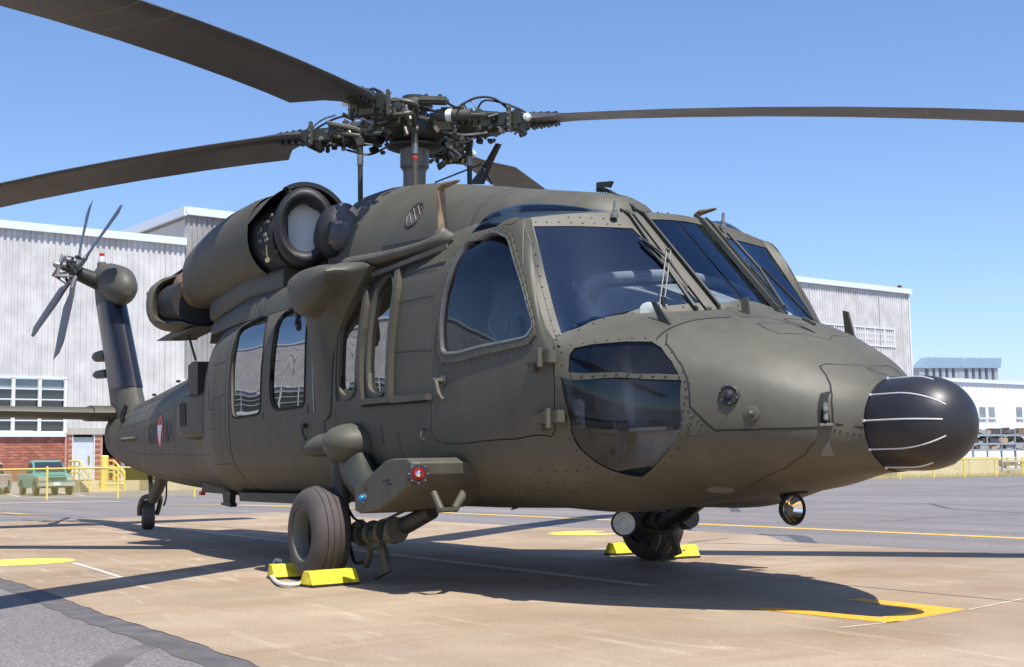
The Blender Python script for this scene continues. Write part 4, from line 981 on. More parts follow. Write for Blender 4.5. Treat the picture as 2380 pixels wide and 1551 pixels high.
# top fittings: de-ice distributor and its box
b = MB(); b.lathe([(.14, .17), (.15, .19), (.10, .24), (.10, .265), (0, .27)], HC, (TILT, 0, 1), 24); b.obj('distributor_drum', M['olive_dark'], hub)
bx = at('y', -.02, 1008, 234); b = MB(); A3 = axes((.55, .83, -.06)); b.box(bx, (.24, .10, .055), A3, .018); b.box(bx+Vector((-.1, -.1, -.01)), (.14, .05, .045), A3, .01); dbx = b.obj('deice_box', M['olive'], hub)
b = MB()
for s in (-.06, .05): b.lathe([(.016, 0), (.016, .02), (0, .024)], bx+A3@Vector((s, 0, .028)), (0, 0, 1), 10)
b.obj('box_stud', M['olive_dark'], dbx)['kind'] = 'stuff'
b = MB()
for az in (-95, -60, 5, 50, 110, 170): b.tube([hp3(.10, az, .16), hp3(.22, az, .13), hp3(.36, az, .055)], [.022, .018, .018], 6, flat=.6)
b.obj('hub_strut', M['olive_dark'], hub)['kind'] = 'stuff'
def blade(az, first=None):
    """one main rotor blade with its cuff, horn and damper"""
    rr = [(.98, .11, .11, .10), (1.10, .13, .125, .085), (1.22, .135, .20, .07), (1.36, .133, .40, .055)]+[(r, .133, .397, .050) for r in (1.7, 2.2, 2.8, 3.4, 4.0, 4.6, 5.2, 5.8, 6.4, 7.0, 7.55)]+[(7.8, .10, .41, .045), (8.18, -.03, .47, .03)]
    secs = []
    for r, le, te, th in rr:
        z = -.0145*r*r+.012; pit = R(9-7*(r-1)/7.0); q = []
        prof_ = [(1, 0), (.93, .35), (.75, .7), (.5, .93), (.25, 1), (0, .92), (-.25, .75), (-.5, .5), (-.75, .27), (-1, .02), (-1, -.02), (-.75, -.15), (-.5, -.3), (-.2, -.48), (.1, -.6), (.4, -.66), (.7, -.55), (.93, -.3)]
        for c, t in prof_:
            cc = (le if c > 0 else te)*c; tz = th*.62*t
            o_ = cc*math.cos(pit)-tz*math.sin(pit); zz = cc*math.sin(pit)+tz*math.cos(pit)
            q.append(hp3(r, az, z+zz, o_))
        secs.append(q)
    b = MB(); b.loft(secs); bl = b.obj('main_rotor_blade', M['blade'], HELI)
    z0 = lambda r: -.0145*r*r+.012
    # thin marking bands on the blade
    for r in (3.62, 3.95):
        i = max(j for j in range(len(rr)) if rr[j][0] <= r); f = (r-rr[i][0])/(rr[i+1][0]-rr[i][0]); S0 = [a_.lerp(c_, f) for a_, c_ in zip(secs[i], secs[i+1])]; S1 = [a_.lerp(c_, f+.012/(rr[i+1][0]-rr[i][0])) for a_, c_ in zip(secs[i], secs[i+1])]
        cen = sum(S0, Vector())/len(S0); b = MB(); b.loft([[q+(q-cen).normalized()*.0025 for q in S0], [q+(q-cen).normalized()*.0025 for q in S1]], caps=False); b.obj('blade_band', M['band'], bl)
    # dark leading-edge patch near the root
    # cuff: two lugged plates, bolts, clamp strap
    b = MB()
    for off in (-.10, .10):
        b.box(hp3(.74, az, -.005, off), (.42, .030, .11), axes(hp3(1, az)-hp3(.5, az)), .008)
    b.box(hp3(.90, az, -.02, 0), (.05, .24, .17), axes(hp3(1, az)-hp3(.5, az)), .012)
    b.tube([hp3(.30, az), hp3(.58, az), hp3(.72, az)], [.10, .105, .085], 16)
    cf = b.obj('blade_cuff', M['olive_dark'], HELI)
    b = MB(); X = axes(hp3(1, az)-hp3(.5, az)); b.box(hp3(.86, az, 0, .155), (.035, .03, .20), X, .008); b.box(hp3(.86, az, 0, -.155), (.035, .03, .20), X, .008); b.box(hp3(.58, az, .0, .0), (.035, .25, .22), X, .02); b.obj('cuff_clamp', M['olive'], cf)['kind'] = 'stuff'
    b = MB()
    for off in (-.172, .172):
        for dz in (-.07, -.025, .025, .07): b.lathe([(.009, 0), (.008, .008), (0, .010)], hp3(.86, az, dz, off), (hp3(1, az, 0, off*3)-hp3(1, az)), 6)
    b.obj('clamp_bolt', M['steel'], cf)['kind'] = 'stuff'
    # comb fingers at the blade root
    b = MB()
    for k in range(8):
        for sgn in (-1, 1): b.box(hp3(.99+.030*k, az, z0(1)+sgn*(.050-.002*k), .05-.02*(k % 2)), (.016, .10, .022), X)
    b.obj('root_bolt', M['olive_dark'], bl)['kind'] = 'stuff'
    # white ended de-ice plugs
    b = MB(); b.lathe([(.028, -.03), (.030, 0), (.026, .018), (0, .026)], hp3(1.0, az, -.01, -.13), hp3(1.0, az, 0, -1)-hp3(1.0, az), 14); b.obj('root_plug', M['white'], bl)
    # pitch horn (curved casting with two windows) reaching to the push rod
    A = az+23
    rodtop = Vector((.03+.44*math.cos(R(A)), .44*math.sin(R(A)), 3.45-.11-TILT*.44*math.cos(R(A))))
    b = MB(); c0, c1 = hp3(.66, az, .03, .10), hp3(.50, az, .03, .12)
    b.tube(spline([c0+Vector((0, 0, .03)), hp3(.66, az, .055, .20), hp3(.60, az, .03, .27), rodtop+Vector((0, 0, .09)), rodtop], 5), .022, 8)
    b.tube(spline([c0+Vector((0, 0, -.08)), hp3(.66, az, -.045, .18), hp3(.60, az, -.03, .24), rodtop+Vector((0, 0, .05))], 5), .020, 8)
    for f in (.12, .19): b.tube([hp3(.665, az, .045, f), hp3(.665, az, -.05, f)], .014, 6)
    b.obj('pitch_horn', M['olive'], cf)
    b = MB(); rb = Vector((rodtop.x, rodtop.y, 2.86)); b.tube([rodtop+Vector((0, 0, -.02)), rodtop+Vector((0, 0, -.12))], .024, 12); b.tube([rodtop+Vector((0, 0, -.12)), rb], .021, 14); b.lathe([(.034, -.03), (.034, .03)], rodtop+Vector((0, 0, .0)), (math.sin(R(A)), -math.cos(R(A)), 0), 14); pr_ = b.obj('push_rod', M['olive'] if k_blade[0] == 0 else M['olive_dark'], HELI)
    b = MB(); b.lathe([(.026, -.02), (.026, .06)], rodtop+Vector((0, 0, -.17)), (0, 0, 1), 14); b.obj('rod_sleeve', M['steel'], pr_)
    if k_blade[0] == 0: b = MB(); b.lathe([(.0225, 0), (.0225, .025)], Vector((rodtop.x, rodtop.y, 3.10)), (0, 0, 1), 14); b.obj('rod_band', M['red'], pr_)
    # damper cylinder on the trailing side
    d0, d1 = hp3(.22, az, .05, -.20), hp3(.68, az, .02, -.17)
    b = MB(); L = d1-d0; b.tube([d0, d0+L*.12], .022, 10); b.tube([d0+L*.12, d0+L*.70], .048, 18); b.tube([d0+L*.70, d0+L*.74], .055, 18); b.tube([d0+L*.74, d1], .020, 10); b.tube([d0+L*.2+Vector((0, 0, .05)), d0+L*.6+Vector((0, 0, .06))], .016, 8)
    dm = b.obj('lag_damper', M['olive'], HELI)
    b = MB(); b.tube([d0+L*.30, d0+L*.40], .0495, 18); b.obj('damper_label', M['white'], dm)
    # clutter of pipes, bolts, brackets under the arm
    rnd = random.Random(int(az)+99)
    for mt, n_ in (('olive_dark', 26), ('steel', 9), ('rim', 6), ('brass', 2)):
        b = MB()
        for j in range(n_):
            c = hp3(rnd.uniform(.22, .86), az, rnd.uniform(-.13, .06), rnd.uniform(-.22, .22)); dd = Vector((rnd.uniform(-1, 1), rnd.uniform(-1, 1), rnd.uniform(-.6, .6)))
            if rnd.random() < .5: b.box(c, (rnd.uniform(.03, .09), rnd.uniform(.015, .05), rnd.uniform(.02, .06)), axes(dd), .004)
            else: b.tube([c, c+dd.normalized()*rnd.uniform(.03, .10)], rnd.uniform(.008, .02), 8)
        b.obj('cuff_fitting', M[mt], cf)['kind'] = 'stuff'
    # looped cable over the cuff
    b = MB(); b.tube(spline([hp3(.55, az, .10, -.04), hp3(.62, az, .17, -.05), hp3(.75, az, .15, -.03), hp3(.93, az, .07, -.03), hp3(.97, az, .02, -.03)], 6), .009, 6); b.obj('cuff_cable', M['black'], cf)
    b = MB(); b.tube(spline([hp3(.35, az, .06, .1), hp3(.45, az, .10, .12), hp3(.52, az, .02, .16), hp3(.42, az, -.10, .14), hp3(.32, az, -.12, .05)], 6), .008, 6); b.tube(spline([hp3(.30, az, -.08, -.16), hp3(.5, az, -.13, -.2), hp3(.66, az, -.10, -.10)], 6), .010, 6); b.obj('cuff_cable', M['steel'], cf)
    return bl
k_blade = [0]
M['band'] = simple('faded_yellow_band', (.20, .17, .07), .6)
for k in range(4):
    k_blade[0] = k; blade(-50+90*k)
# big loop of cable from the box to the starboard-forward arm
b = MB(); b.tube(spline([at('y', 0, 1040, 240), at('y', .1, 1062, 250), at('y', .2, 1078, 240), at('y', .3, 1110, 227), at('y', .4, 1145, 228), at('y', .5, 1175, 248), at('y', .6, 1190, 268)], 6), .010, 8); b.obj('hub_cable', M['black'], hub)
b = MB(); b.tube(spline([at('y', .2, 1078, 242), at('y', .3, 1095, 236), at('y', .3, 1112, 260)], 5), .005, 6); b.tube([at('y', .2, 1078, 240), at('y', .25, 1068, 262)], .007, 6); b.tube([at('y', .2, 1078, 240), at('y', .25, 1088, 262)], .007, 6); b.obj('cable_guy', M['steel'], hub)['kind'] = 'stuff'
b = MB(); b.tube(spline([at('y', -.4, 905, 262), at('y', -.4, 890, 250), at('y', -.5, 860, 214), at('y', -.5, 868, 208), at('y', -.5, 890, 218), at('y', -.5, 905, 250)], 5), .011, 8); b.obj('hub_cable', M['olive_dark'], hub)
b = MB(); b.tube(spline([at('y', -.55, 722, 318), at('y', -.55, 728, 296), at('y', -.5, 750, 278), at('y', -.5, 780, 268)], 5), .008, 8); b.obj('hub_cable', M['steel'], hub)

# ---- tail: fin, gearbox fairing, tail rotor, stabilator, tail wheel
def afs(le, te, z, th, y=0.0, sw=0.0, k=13):
    """closed airfoil section in a horizontal plane, leading edge at x = le"""
    c = le-te; out = []
    ts = [0, .03, .1, .22, .38, .55, .72, .88, 1.0]
    up = [(t, 5*th*(.2969*math.sqrt(t)-.126*t-.3516*t*t+.2843*t**3-.1036*t**4)) for t in ts]
    for t, h_ in up: out.append(Vector((le-t*c, y-h_*c-.0, z)))
    for t, h_ in up[::-1][:-1]: out.append(Vector((le-t*c, y+h_*c+.004, z)))
    return out
fz = [(-7.55, -9.35, 1.05, .20), (-7.75, -9.40, 1.35, .20), (-8.02, -9.50, 1.60, .21), (-8.22, -9.62, 1.85, .22), (-8.62, -9.95, 2.40, .23), (-9.02, -10.28, 2.95, .24), (-9.22, -10.45, 3.22, .25), (-9.42, -10.60, 3.52, .22), (-9.6, -10.55, 3.66, .15)]
b = MB(); b.loft([afs(a, c, z, th) for a, c, z, th in fz]); fin_o = b.obj('tail_fin', M['olive'], HELI)
def fbound(z):
    for i in range(len(fz)-1):
        if fz[i][2] <= z <= fz[i+1][2]:
            f = (z-fz[i][2])/(fz[i+1][2]-fz[i][2]); return [fz[i][j]*(1-f)+fz[i+1][j]*f for j in range(4)]
# black anti-icing boot on the leading edge
b = MB(); secs = []
for z in [1.86+(3.12-1.86)*i/8 for i in range(9)]:
    le, te, _, th = fbound(z); s_ = afs(le+.012, te, z, th*1.03); n9 = 9
    cut = s_[6::-1]+[s_[-1-i] for i in range(0, 6)]
    secs.append([p+Vector((0, -.006 if p.y < 0 else .006, 0)) for p in cut])
b.loft(secs, caps=False, close=False); b.obj('fin_boot', M['boot'], fin_o)
b = MB(); secs = []
for x, w, zc, h_ in ((-8.66, .02, 3.26, .03), (-8.69, .11, 3.26, .13), (-8.8, .19, 3.27, .22), (-9.0, .245, 3.31, .29), (-9.3, .25, 3.37, .30), (-9.6, .22, 3.46, .27), (-9.9, .17, 3.54, .22), (-10.2, .12, 3.61, .15), (-10.4, .06, 3.65, .08)):
    secs.append([Vector((x, w*math.cos(a)*.88, zc+h_*.94*math.sin(a))) for a in [2*math.pi*k/28 for k in range(28)]])
b.loft(secs); gb = b.obj('tail_gearbox_fairing', M['olive'], fin_o)
b = MB(); b.lathe([(.07, -.15), (.066, .0), (.06, .02)], (-10.14, 0, 3.78), (0, 0, 1), 18); bc = b.obj('beacon_mount', M['olive'], fin_o)
b = MB(); b.lathe([(.052, 0), (.052, .06), (.04, .085), (0, .09)], (-10.14, 0, 3.80), (0, 0, 1), 18); b.obj('beacon_glass', M['wire'], bc)
b = MB(); b.lathe([(.036, 0), (.036, .05), (0, .055)], (-10.14, 0, 3.885), (0, 0, 1), 14); b.obj('beacon_lens', M['red'], bc)
for q0, q1 in (((215, 828), .085), ((215, 870), .065)):
    p = at('y', 0, q0[0]+22, q0[1]); b = MB(); b.lathe([(q1*1.05, -.25), (q1*1.0, .0), (q1*.9, .2), (q1*.55, .30), (0, .33)], p+Vector((0, 0, 0)), (-1, -.1, .02), 18); b.obj('fin_antenna_pod', M['olive'], fin_o)
p = at('y', -.12, 278, 895); b = MB(); b.box(p+Vector((0, -.02, 0)), (.03, .01, .04)); b.obj('fin_reflector', M['red'], fin_o)
# tail rotor
TH = Vector((-9.93, -.42, 3.60)); PHT = (28, 131, 208, 311); RT = (1, .99, 1.06, 1.06); c2, s2 = math.cos(R(20)), math.sin(R(20)); TX = Vector((0, -c2, s2)); TU = Vector((0, s2, c2))
b = MB(); b.tube([TH-TX*.40, TH+TX*.02], [.13, .10], 18); b.lathe([(.10, -.04), (.13, 0), (.12, .05), (.05, .08), (.04, .20), (0, .21)], TH, TX, 18); th_ = b.obj('tail_rotor_hub', M['olive_dark'], HELI)
b = MB()
for k in range(4):
    a = R(PHT[k]); d = math.cos(a)*Vector((1, 0, 0))+math.sin(a)*TU; n_ = TX.cross(d)
    b.box(TH+TX*.24+d*.13, (.26, .03, .035), axes(d, TX)); b.tube([TH+TX*.24+d*.25, TH+TX*.05+d*.22+n_*.08], .012, 6); b.box(TH+d*.27, (.30, .10, .05), axes(d, TX), .01); b.tube([TH+TX*.10+d*.08, TH+TX*.24+d*.20], .014, 6)
b.lathe([(.05, .20), (.05, .30), (.03, .33), (0, .33)], TH, TX, 14); sp = b.obj('pitch_spider', M['steel'], th_)
b = MB(); rnd = random.Random(5)
for k in range(26):
    c = TH+Vector((rnd.uniform(-.2, .2), 0, 0))+TU*rnd.uniform(-.2, .2)+TX*rnd.uniform(-.02, .2); b.box(c, (rnd.uniform(.03, .08), .03, rnd.uniform(.02, .05)), axes((rnd.uniform(-1, 1), rnd.uniform(-1, 1), rnd.uniform(-1, 1))), .004)
b.obj('hub_fitting', M['olive_dark'], th_)['kind'] = 'stuff'
for k in range(4):
    a = R(PHT[k]); d = math.cos(a)*Vector((1, 0, 0))+math.sin(a)*TU; e = TX.cross(d); secs = []
    for r, le, te, th2, cut in ((.20, .06, .06, .05, 0), (.42, .07, .07, .045, 0), (.62, .11, .16, .034, 0), (1.2, .11, .17, .028, 0), (1.55, .11, .17, .024, 0), (1.68, .0, .17, .016, 0)):
        pit = R(-14+6*r); r = r*RT[k]; q = []
        for c, t in ((1, 0), (.7, .8), (.2, 1), (-.4, .5), (-1, .05), (-1, -.05), (-.4, -.5), (.2, -1), (.7, -.8)):
            cc = (le if c > 0 else te)*c; tz = th2*.5*t; q.append(TH+d*r+e*(cc*math.cos(pit)-tz*math.sin(pit))+TX*(cc*math.sin(pit)+tz*math.cos(pit)))
        secs.append(q)
    b = MB(); b.loft(secs); b.obj('tail_rotor_blade', M['blade'], HELI)
# stabilator
def stab(sy):
    b = MB(); b.loft([[Vector((q.x, sy*yy, 1.53+(q.y)*1.0+dz)) for q in afs(le, te, 0, .155)] for yy, le, te, dz in ((.16, -8.72, -9.75, 0), (.30, -8.70, -9.80, 0), (2.05, -8.85, -9.72, .03), (2.17, -8.95, -9.68, .03), (2.19, -9.1, -9.6, .03))]); return b.obj('stabilator', M['olive'], HELI)
for sy in (-1, 1): stab(sy)
b = MB(); b.loft([[Vector((q.x, yy, 1.53+q.y)) for q in afs(-8.66, -9.8, 0, .185)] for yy in (-.42, -.14)]); b.obj('stabilator_root', M['olive'], HELI)
# lower tail cone edge
b = MB(); b.loft([[Vector((x, -w, z0_)), Vector((x, w, z0_)), Vector((x, w*.8, z1_)), Vector((x, -w*.8, z1_))] for x, w, z0_, z1_ in ((-8.2, .17, .86, 1.3), (-8.9, .15, 1.0, 1.4), (-9.4, .08, 1.2, 1.5))]); b.obj('tail_cone', M['olive'], HELI)
# boom: drive shaft tunnel
b = MB(); secs = []
for x, w, z in ((-2.4, .22, 2.14), (-3.4, .19, 1.98), (-4.6, .16, 1.86), (-6.2, .13, 1.71), (-7.4, .12, 1.60), (-8.0, .10, 1.56)):
    secs.append([Vector((x, w*math.cos(a), z-.07+.13*max(-.4, math.sin(a)))) for a in [2*math.pi*k/20 for k in range(20)]])
b.loft(secs); tun = b.obj('drive_shaft_cover', M['olive'], HELI)
b = MB()
for x in (-3.0, -4.0, -5.0, -6.0, -7.0): b.box((x, -.10, 1.545+(-x-2.4)*-.105+.62), (.05, .05, .03), None, .008)
b.obj('cover_latch', M['olive_dark'], tun)['kind'] = 'stuff'
# letters and roundel on the boom
def side_pt(u, v):
    q = st_at(u, v); return P(*q), PN(*q)
def boomtext(s, u, v, size, sx):
    p, n = side_pt(u, v); o = text(s, size, M['print'], HELI, (0, 0, 0), (1, 0, 0), (0, 1, 0), 'lettering', ext=0, sx=sx)
    for vv in o.data.vertices:
        x, z = p.x+vv.co.x, p.z+vv.co.y; q = st_xz(x, z); vv.co = P(*q)+PN(*q)*.004
    return o
boomtext('6M', 354.5, 1011, .33, 1.25); boomtext('BA', 392.5, 1005, .33, 1.15)
def boomdecal(name, u, v, poly, mat, lift):
    p, n = side_pt(u, v); vs = []
    for x, z in poly: q = st_xz(p.x+x, p.z+z); vs.append(P(*q)+PN(*q)*lift)
    b = MB(); c = sum(vs, Vector())/len(vs); b.add(vs+[c], [(i, (i+1) % len(vs), len(vs)) for i in range(len(vs))]); return b.obj(name, mat, HELI, fix=False)
rd = boomdecal('roundel', 372.5, 1003, [(.175*math.cos(2*math.pi*i/40), .175*math.sin(2*math.pi*i/40)) for i in range(40)], M['red'], .005)
tri = [(-.145, .07), (-.08, .07), (0, .07), (.08, .07), (.145, .07), (.096, -.01), (.048, -.09), (0, -.17), (-.048, -.09), (-.096, -.01)]
boomdecal('roundel_triangle', 372.5, 1003, tri, M['white'], .008)
b = MB(); p, n = side_pt(415, 975); b.box(p+n*.003, (.16, .006, .02), axes((1, 0, 0), n)); b.obj('dash_mark', M['print'], HELI)
# boom fittings: grille pod, black box, tail bumper probes
b = MB(); b.loft([[Vector((x, -.55, zc-h_)), Vector((x, -.55, zc+h_)), Vector((x, -y, zc+h_*.8)), Vector((x, -y, zc-h_*.8))] for x, y, zc, h_ in ((-2.3, .98, 1.24, .26), (-2.9, 1.0, 1.24, .25), (-3.3, .93, 1.24, .21), (-3.5, .82, 1.24, .16))]); pod = b.obj('chaff_pod', M['olive'], HELI)
md = pod.modifiers.new('bev', 'BEVEL'); md.width = .05; md.segments = 4
b = MB(); 
gp = [at('y', -1.0, *q) for q in ((416, 937), (431, 937), (432, 990), (418, 992))]; b.prism(gp, (0, .03, 0)); gg = b.obj('dispenser_block', M['seal'], pod, smooth=False)
b = MB()
for i in range(4):
    for j in range(8):
        p = gp[0].lerp(gp[1], (i+.5)/4).lerp(gp[3].lerp(gp[2], (i+.5)/4), (j+.5)/8); b.box(p+Vector((0, -.004, 0)), (.012, .004, .022))
b.obj('dispenser_cap', M['rim'], gg)['kind'] = 'stuff'
b = MB(); q = [at('y', -1.0, *p) for p in ((437, 850), (449, 840), (459, 841), (459, 918), (437, 918))]; b.prism(q, (0, .22, 0)); bx_ = b.obj('sensor_box', M['olive_dark'], HELI, smooth=False)
b = MB(); p0 = at('y', -.28, 333, 1017); p1 = at('y', -.50, 283, 1022); b.tube([p0, p1, p1+(p1-p0)*.08], [.012, .03, .004], 8); b.tube([at('y', -.28, 325, 1024), at('y', -.45, 290, 1024)], .012, 8); b.obj('tail_probe', M['olive'], HELI)['kind'] = 'stuff'
b = MB(); b.prism([at('y', -.26, *q) for q in ((289, 938), (294, 945), (285, 978), (279, 983), (280, 962))], (0, .02, 0)); b.obj('tail_step', M['seal'], HELI, smooth=False)
# tail wheel
TWx, TWr = -7.57, .185
b = MB(); b.lathe([(.10, -.075), (.155, -.08), (.18, -.06), (.187, -.03), (.187, .03), (.18, .06), (.155, .08), (.10, .075)], (TWx, 0, TWr), (.25, 1, 0), 40); tw = b.obj('tail_wheel', M['tyre'], HELI)
b = MB(); b.lathe([(.10, -.078), (.06, -.06), (0, -.06)], (TWx, 0, TWr), (.25, 1, 0), 24); b.lathe([(.10, .078), (.06, .06), (0, .06)], (TWx, 0, TWr), (.25, 1, 0), 24); b.obj('rim', M['rim'], tw)
b = MB(); b.tube(spline([(-6.75, 0, .80), (-7.0, 0, .62), (-7.25, 0, .45), (-7.38, 0, .38)], 3), [.085, .085, .08, .08, .075, .075, .07, .07, .07, .07], 16); b.tube([(-7.36, 0, .36), (-7.36, 0, .58)], .055, 14)
for sy in (-1, 1): b.tube(spline([(-7.36, sy*.03, .42), (-7.42, sy*.11, .40), (-7.52, sy*.125, .28), (TWx, sy*.11, TWr)], 3), .03, 8)
tg = b.obj('tail_gear_leg', M['olive'], HELI)
b = MB(); b.tube([(-7.0, .0, .72), (-7.5, 0, .70), (-7.45, 0, .48)], .028, 10); b.tube(spline([(-7.05, .08, .60), (-7.2, .12, .4), (-7.3, .12, .3)], 4), .012, 6); b.obj('tail_shock', M['olive_dark'], tg)['kind'] = 'stuff'
# belly lights and blades
def round_light(name, c, r, d, mat, depth=.5):
    d = Vector(d).normalized(); b = MB(); b.lathe([(0, -r*.9), (r*.45, -r*.85), (r*.85, -r*.45), (r*1.12, 0), (r*1.14, .012), (r*1.0, .016), (r*.96, .008)], c, d, 36, caps=False); o = b.obj(name, M['seal'], HELI)
    b = MB(); b.lathe([(0, -r*.55), (r*.3, -r*.5), (r*.65, -r*.32), (r*.96, .002)], c, d, 36, caps=False); b.obj('reflector', mat, o, fix=False); return o
l1 = at('y', -.40, 1450, 1217); l2 = at('y', .0, 1841, 1184)
lo = round_light('landing_light', l1, .066, (CAMP-l1).normalized()+Vector((.2, .1, .05)), M['lampglass'])
b = MB()
d = ((CAMP-l1).normalized()+Vector((.2, .1, .05))).normalized(); X2 = Vector((0, 0, 1)).cross(d).normalized(); Y2 = d.cross(X2)
for k in range(-6, 7):
    L = math.sqrt(max(0, .058**2-(k*.009)**2))
    b.tube([l1+d*.006+X2*k*.009-Y2*L, l1+d*.006+X2*k*.009+Y2*L], .0013, 4); b.tube([l1+d*.006+Y2*k*.009-X2*L, l1+d*.006+Y2*k*.009+X2*L], .0013, 4)
b.obj('lens_grid', M['wire'], lo)['kind'] = 'stuff'
b = MB(); b.lathe([(.018, 0), (.02, .01), (0, .03)], l1-d*.02, d, 14); b.obj('bulb', M['white'], lo)
b = MB(); b.tube([l1+Vector((-.03, 0, .05)), l1+Vector((-.06, 0, .13))], .016, 8); b.tube([l1+Vector((.0, -.02, .07)), l1+Vector((-.0, -.02, .10))], .01, 8); b.obj('light_bracket', M['olive_dark'], lo)
so_ = round_light('search_light', l2, .073, Vector((.95, -.02, -.02)), M['chrome'])
b = MB(); b.lathe([(.024, -.02), (.02, .0), (0, .01)], l2+Vector((-.01, 0, 0)), (.95, -.02, -.02), 14); b.obj('bulb', M['rim'], so_)
b = MB(); b.box(l2+Vector((-.02, 0, .095)), (.20, .10, .03), None, .008); b.box(l2+Vector((-.05, 0, .075)), (.05, .04, .05), None, .008); b.obj('light_bracket', M['seal'], so_)
b = MB(); b.prism([at('y', -.55, *q) for q in ((1186, 1186), (1208, 1158), (1245, 1152), (1222, 1164), (1200, 1182))], (0, .012, 0)); b.obj('belly_blade_aerial', M['olive_dark'], HELI, smooth=False)
b = MB(); qs_ = st_at(1675, 1139); p = P(*qs_); b.lathe([(.07, -.002), (.07, .002), (0, .003)], p, PN(*qs_), 28); b.obj('belly_cover', M['rim'], HELI)
# rear belly items
b = MB(); p0 = at('y', -.6, 525, 1150); b.prism([at('y', -.6, *q) for q in ((516, 1140), (535, 1143), (533, 1168), (537, 1172), (535, 1179), (513, 1173), (514, 1169), (519, 1168))], (0, .06, 0)); b.obj('belly_probe', M['olive_dark'], HELI, smooth=False)
b = MB(); b.loft([[at('y', y, *q) for q in ((555, 1145), (700, 1148), (700, 1172), (557, 1165))] for y in (-.95, -.75)]); b.obj('door_step', M['olive_dark'], HELI, smooth=False)
b = MB(); b.prism([at('y', -.5, *q) for q in ((474, 1112), (520, 1118), (600, 1140), (560, 1152), (468, 1144))], (0, .8, 0)); b.obj('rear_belly_panel', M['olive_dark'], HELI, smooth=False)
b = MB(); p = at('y', -.8, 470, 1147); b.box(p, (.06, .04, .035)); b.obj('red_tab', M['red'], HELI)
# ---- cockpit and cabin interior
b = MB(); b.box((1.0, 0, .74), (5.0, 1.7, .04)); fl = b.obj('cabin_floor', M['interior'], HELI, smooth=False)
b = MB(); b.box((3.85, 0, .80), (.6, 1.0, .03)); b.obj('nose_floor', M['interior'], HELI, smooth=False)
b = MB(); b.loft([[Vector((3.70, -.64, 1.42)), Vector((3.82, -.5, 1.56)), Vector((3.86, 0, 1.60)), Vector((3.82, .5, 1.56)), Vector((3.70, .64, 1.42)), Vector((3.7, .6, .9)), Vector((3.7, -.6, .9))], [Vector((3.33, -.62, 1.55)), Vector((3.34, -.52, 1.72)), Vector((3.38, 0, 1.77)), Vector((3.34, .52, 1.72)), Vector((3.33, .62, 1.55)), Vector((3.32, .58, .95)), Vector((3.32, -.58, .95))]]); gs = b.obj('glare_shield', M['quilt'], HELI)
md = gs.modifiers.new('bev', 'BEVEL'); md.width = .04; md.segments = 3
b = MB(); b.tube(spline([(3.72, -.66, 1.42), (3.5, -.68, 1.54), (3.34, -.65, 1.64), (3.31, -.54, 1.75), (3.33, -.3, 1.79), (3.36, 0, 1.81), (3.33, .3, 1.79), (3.31, .54, 1.75), (3.34, .65, 1.64)], 4), .036, 10); b.obj('glare_shield_roll', M['quilt'], gs)
_n = Vector((.60, -.76, .25)).normalized(); _x = Vector((.27, -.02, -.215)); _x = (_x-_n*_x.dot(_n)).normalized(); text('NO HAND HOLD', .044, M['whiteprint'], gs, Vector((3.44, -.665, 1.60))+_n*.04, _x, _n.cross(_x), sx=.9)
def seat_(x, y):
    b = MB(); b.box((x+.22, y, .98), (.50, .46, .10), None, .04); b.loft([[Vector((x-.02, y-.26, .9)), Vector((x+.10, y-.26, .9)), Vector((x+.10, y+.26, .9)), Vector((x-.02, y+.26, .9))], [Vector((x-.12, y-.27, 1.45)), Vector((x-.0, y-.27, 1.45)), Vector((x-.0, y+.27, 1.45)), Vector((x-.12, y+.27, 1.45))], [Vector((x-.18, y-.17, 1.86)), Vector((x-.08, y-.17, 1.86)), Vector((x-.08, y+.17, 1.86)), Vector((x-.18, y+.17, 1.86))]]); s = b.obj('pilot_seat', M['seat'], HELI)
    b = MB(); b.box((x+.08, y-.30, 1.2), (.45, .02, .5), None, .008); b.box((x+.2, y, .82), (.4, .4, .2), None, .02); b.obj('seat_shell', M['interior_dark'], s)
    b = MB(); b.tube(spline([(x+.02, y-.1, 1.62), (x+.13, y-.12, 1.3), (x+.18, y-.05, 1.03)], 4), .022, 6, flat=.2); b.tube(spline([(x+.02, y+.1, 1.62), (x+.13, y+.12, 1.3), (x+.18, y+.05, 1.03)], 4), .022, 6, flat=.2); b.obj('seat_belt', M['interior_dark'], s)['kind'] = 'stuff'
for y in (-.52, .52): seat_(2.62, y)
b = MB(); b.box((3.25, 0, 1.12), (.5, .42, .12), None, .03); b.box((2.9, 0, .95), (.9, .3, .3), None, .02); b.obj('centre_console', M['interior_dark'], HELI)
b = MB(); b.box((2.2, 0, 1.35), (.03, 1.9, 1.4)); b.obj('cockpit_bulkhead', M['interior'], HELI, smooth=False)
for y, z in ((-.52, .9), (.52, .9)):
    b = MB(); b.tube([(3.18, y, .66), (3.16, y, .95), (3.08, y, 1.12)], .016, 8); b.box((3.07, y, 1.17), (.05, .045, .12), None, .012); b.obj('cyclic_stick', M['interior_dark'], HELI)
for y in (-.68, -.45, .45, .68): b = MB(); b.tube([(3.78, y, .68), (3.74, y, .88)], .012, 6); b.box((3.74, y, .90), (.02, .10, .12), axes((1, 0, .5)), .006); b.obj('rudder_pedal', M['steel'], HELI)
b = MB(); b.box((3.62, -.72, 1.42), (.10, .06, .14), None, .02); b.box((3.05, -.50, 2.02), (.16, .12, .1), None, .02); b.box((2.95, 0, 2.05), (.5, .3, .08), None, .02); b.obj('overhead_console', M['interior_dark'], HELI)['kind'] = 'stuff'
b = MB(); b.tube([(3.02, -.68, 1.18+.06*0), (3.02, -.68, 1.9)], .012, 6); b.obj('grab_rail', M['interior_dark'], HELI)
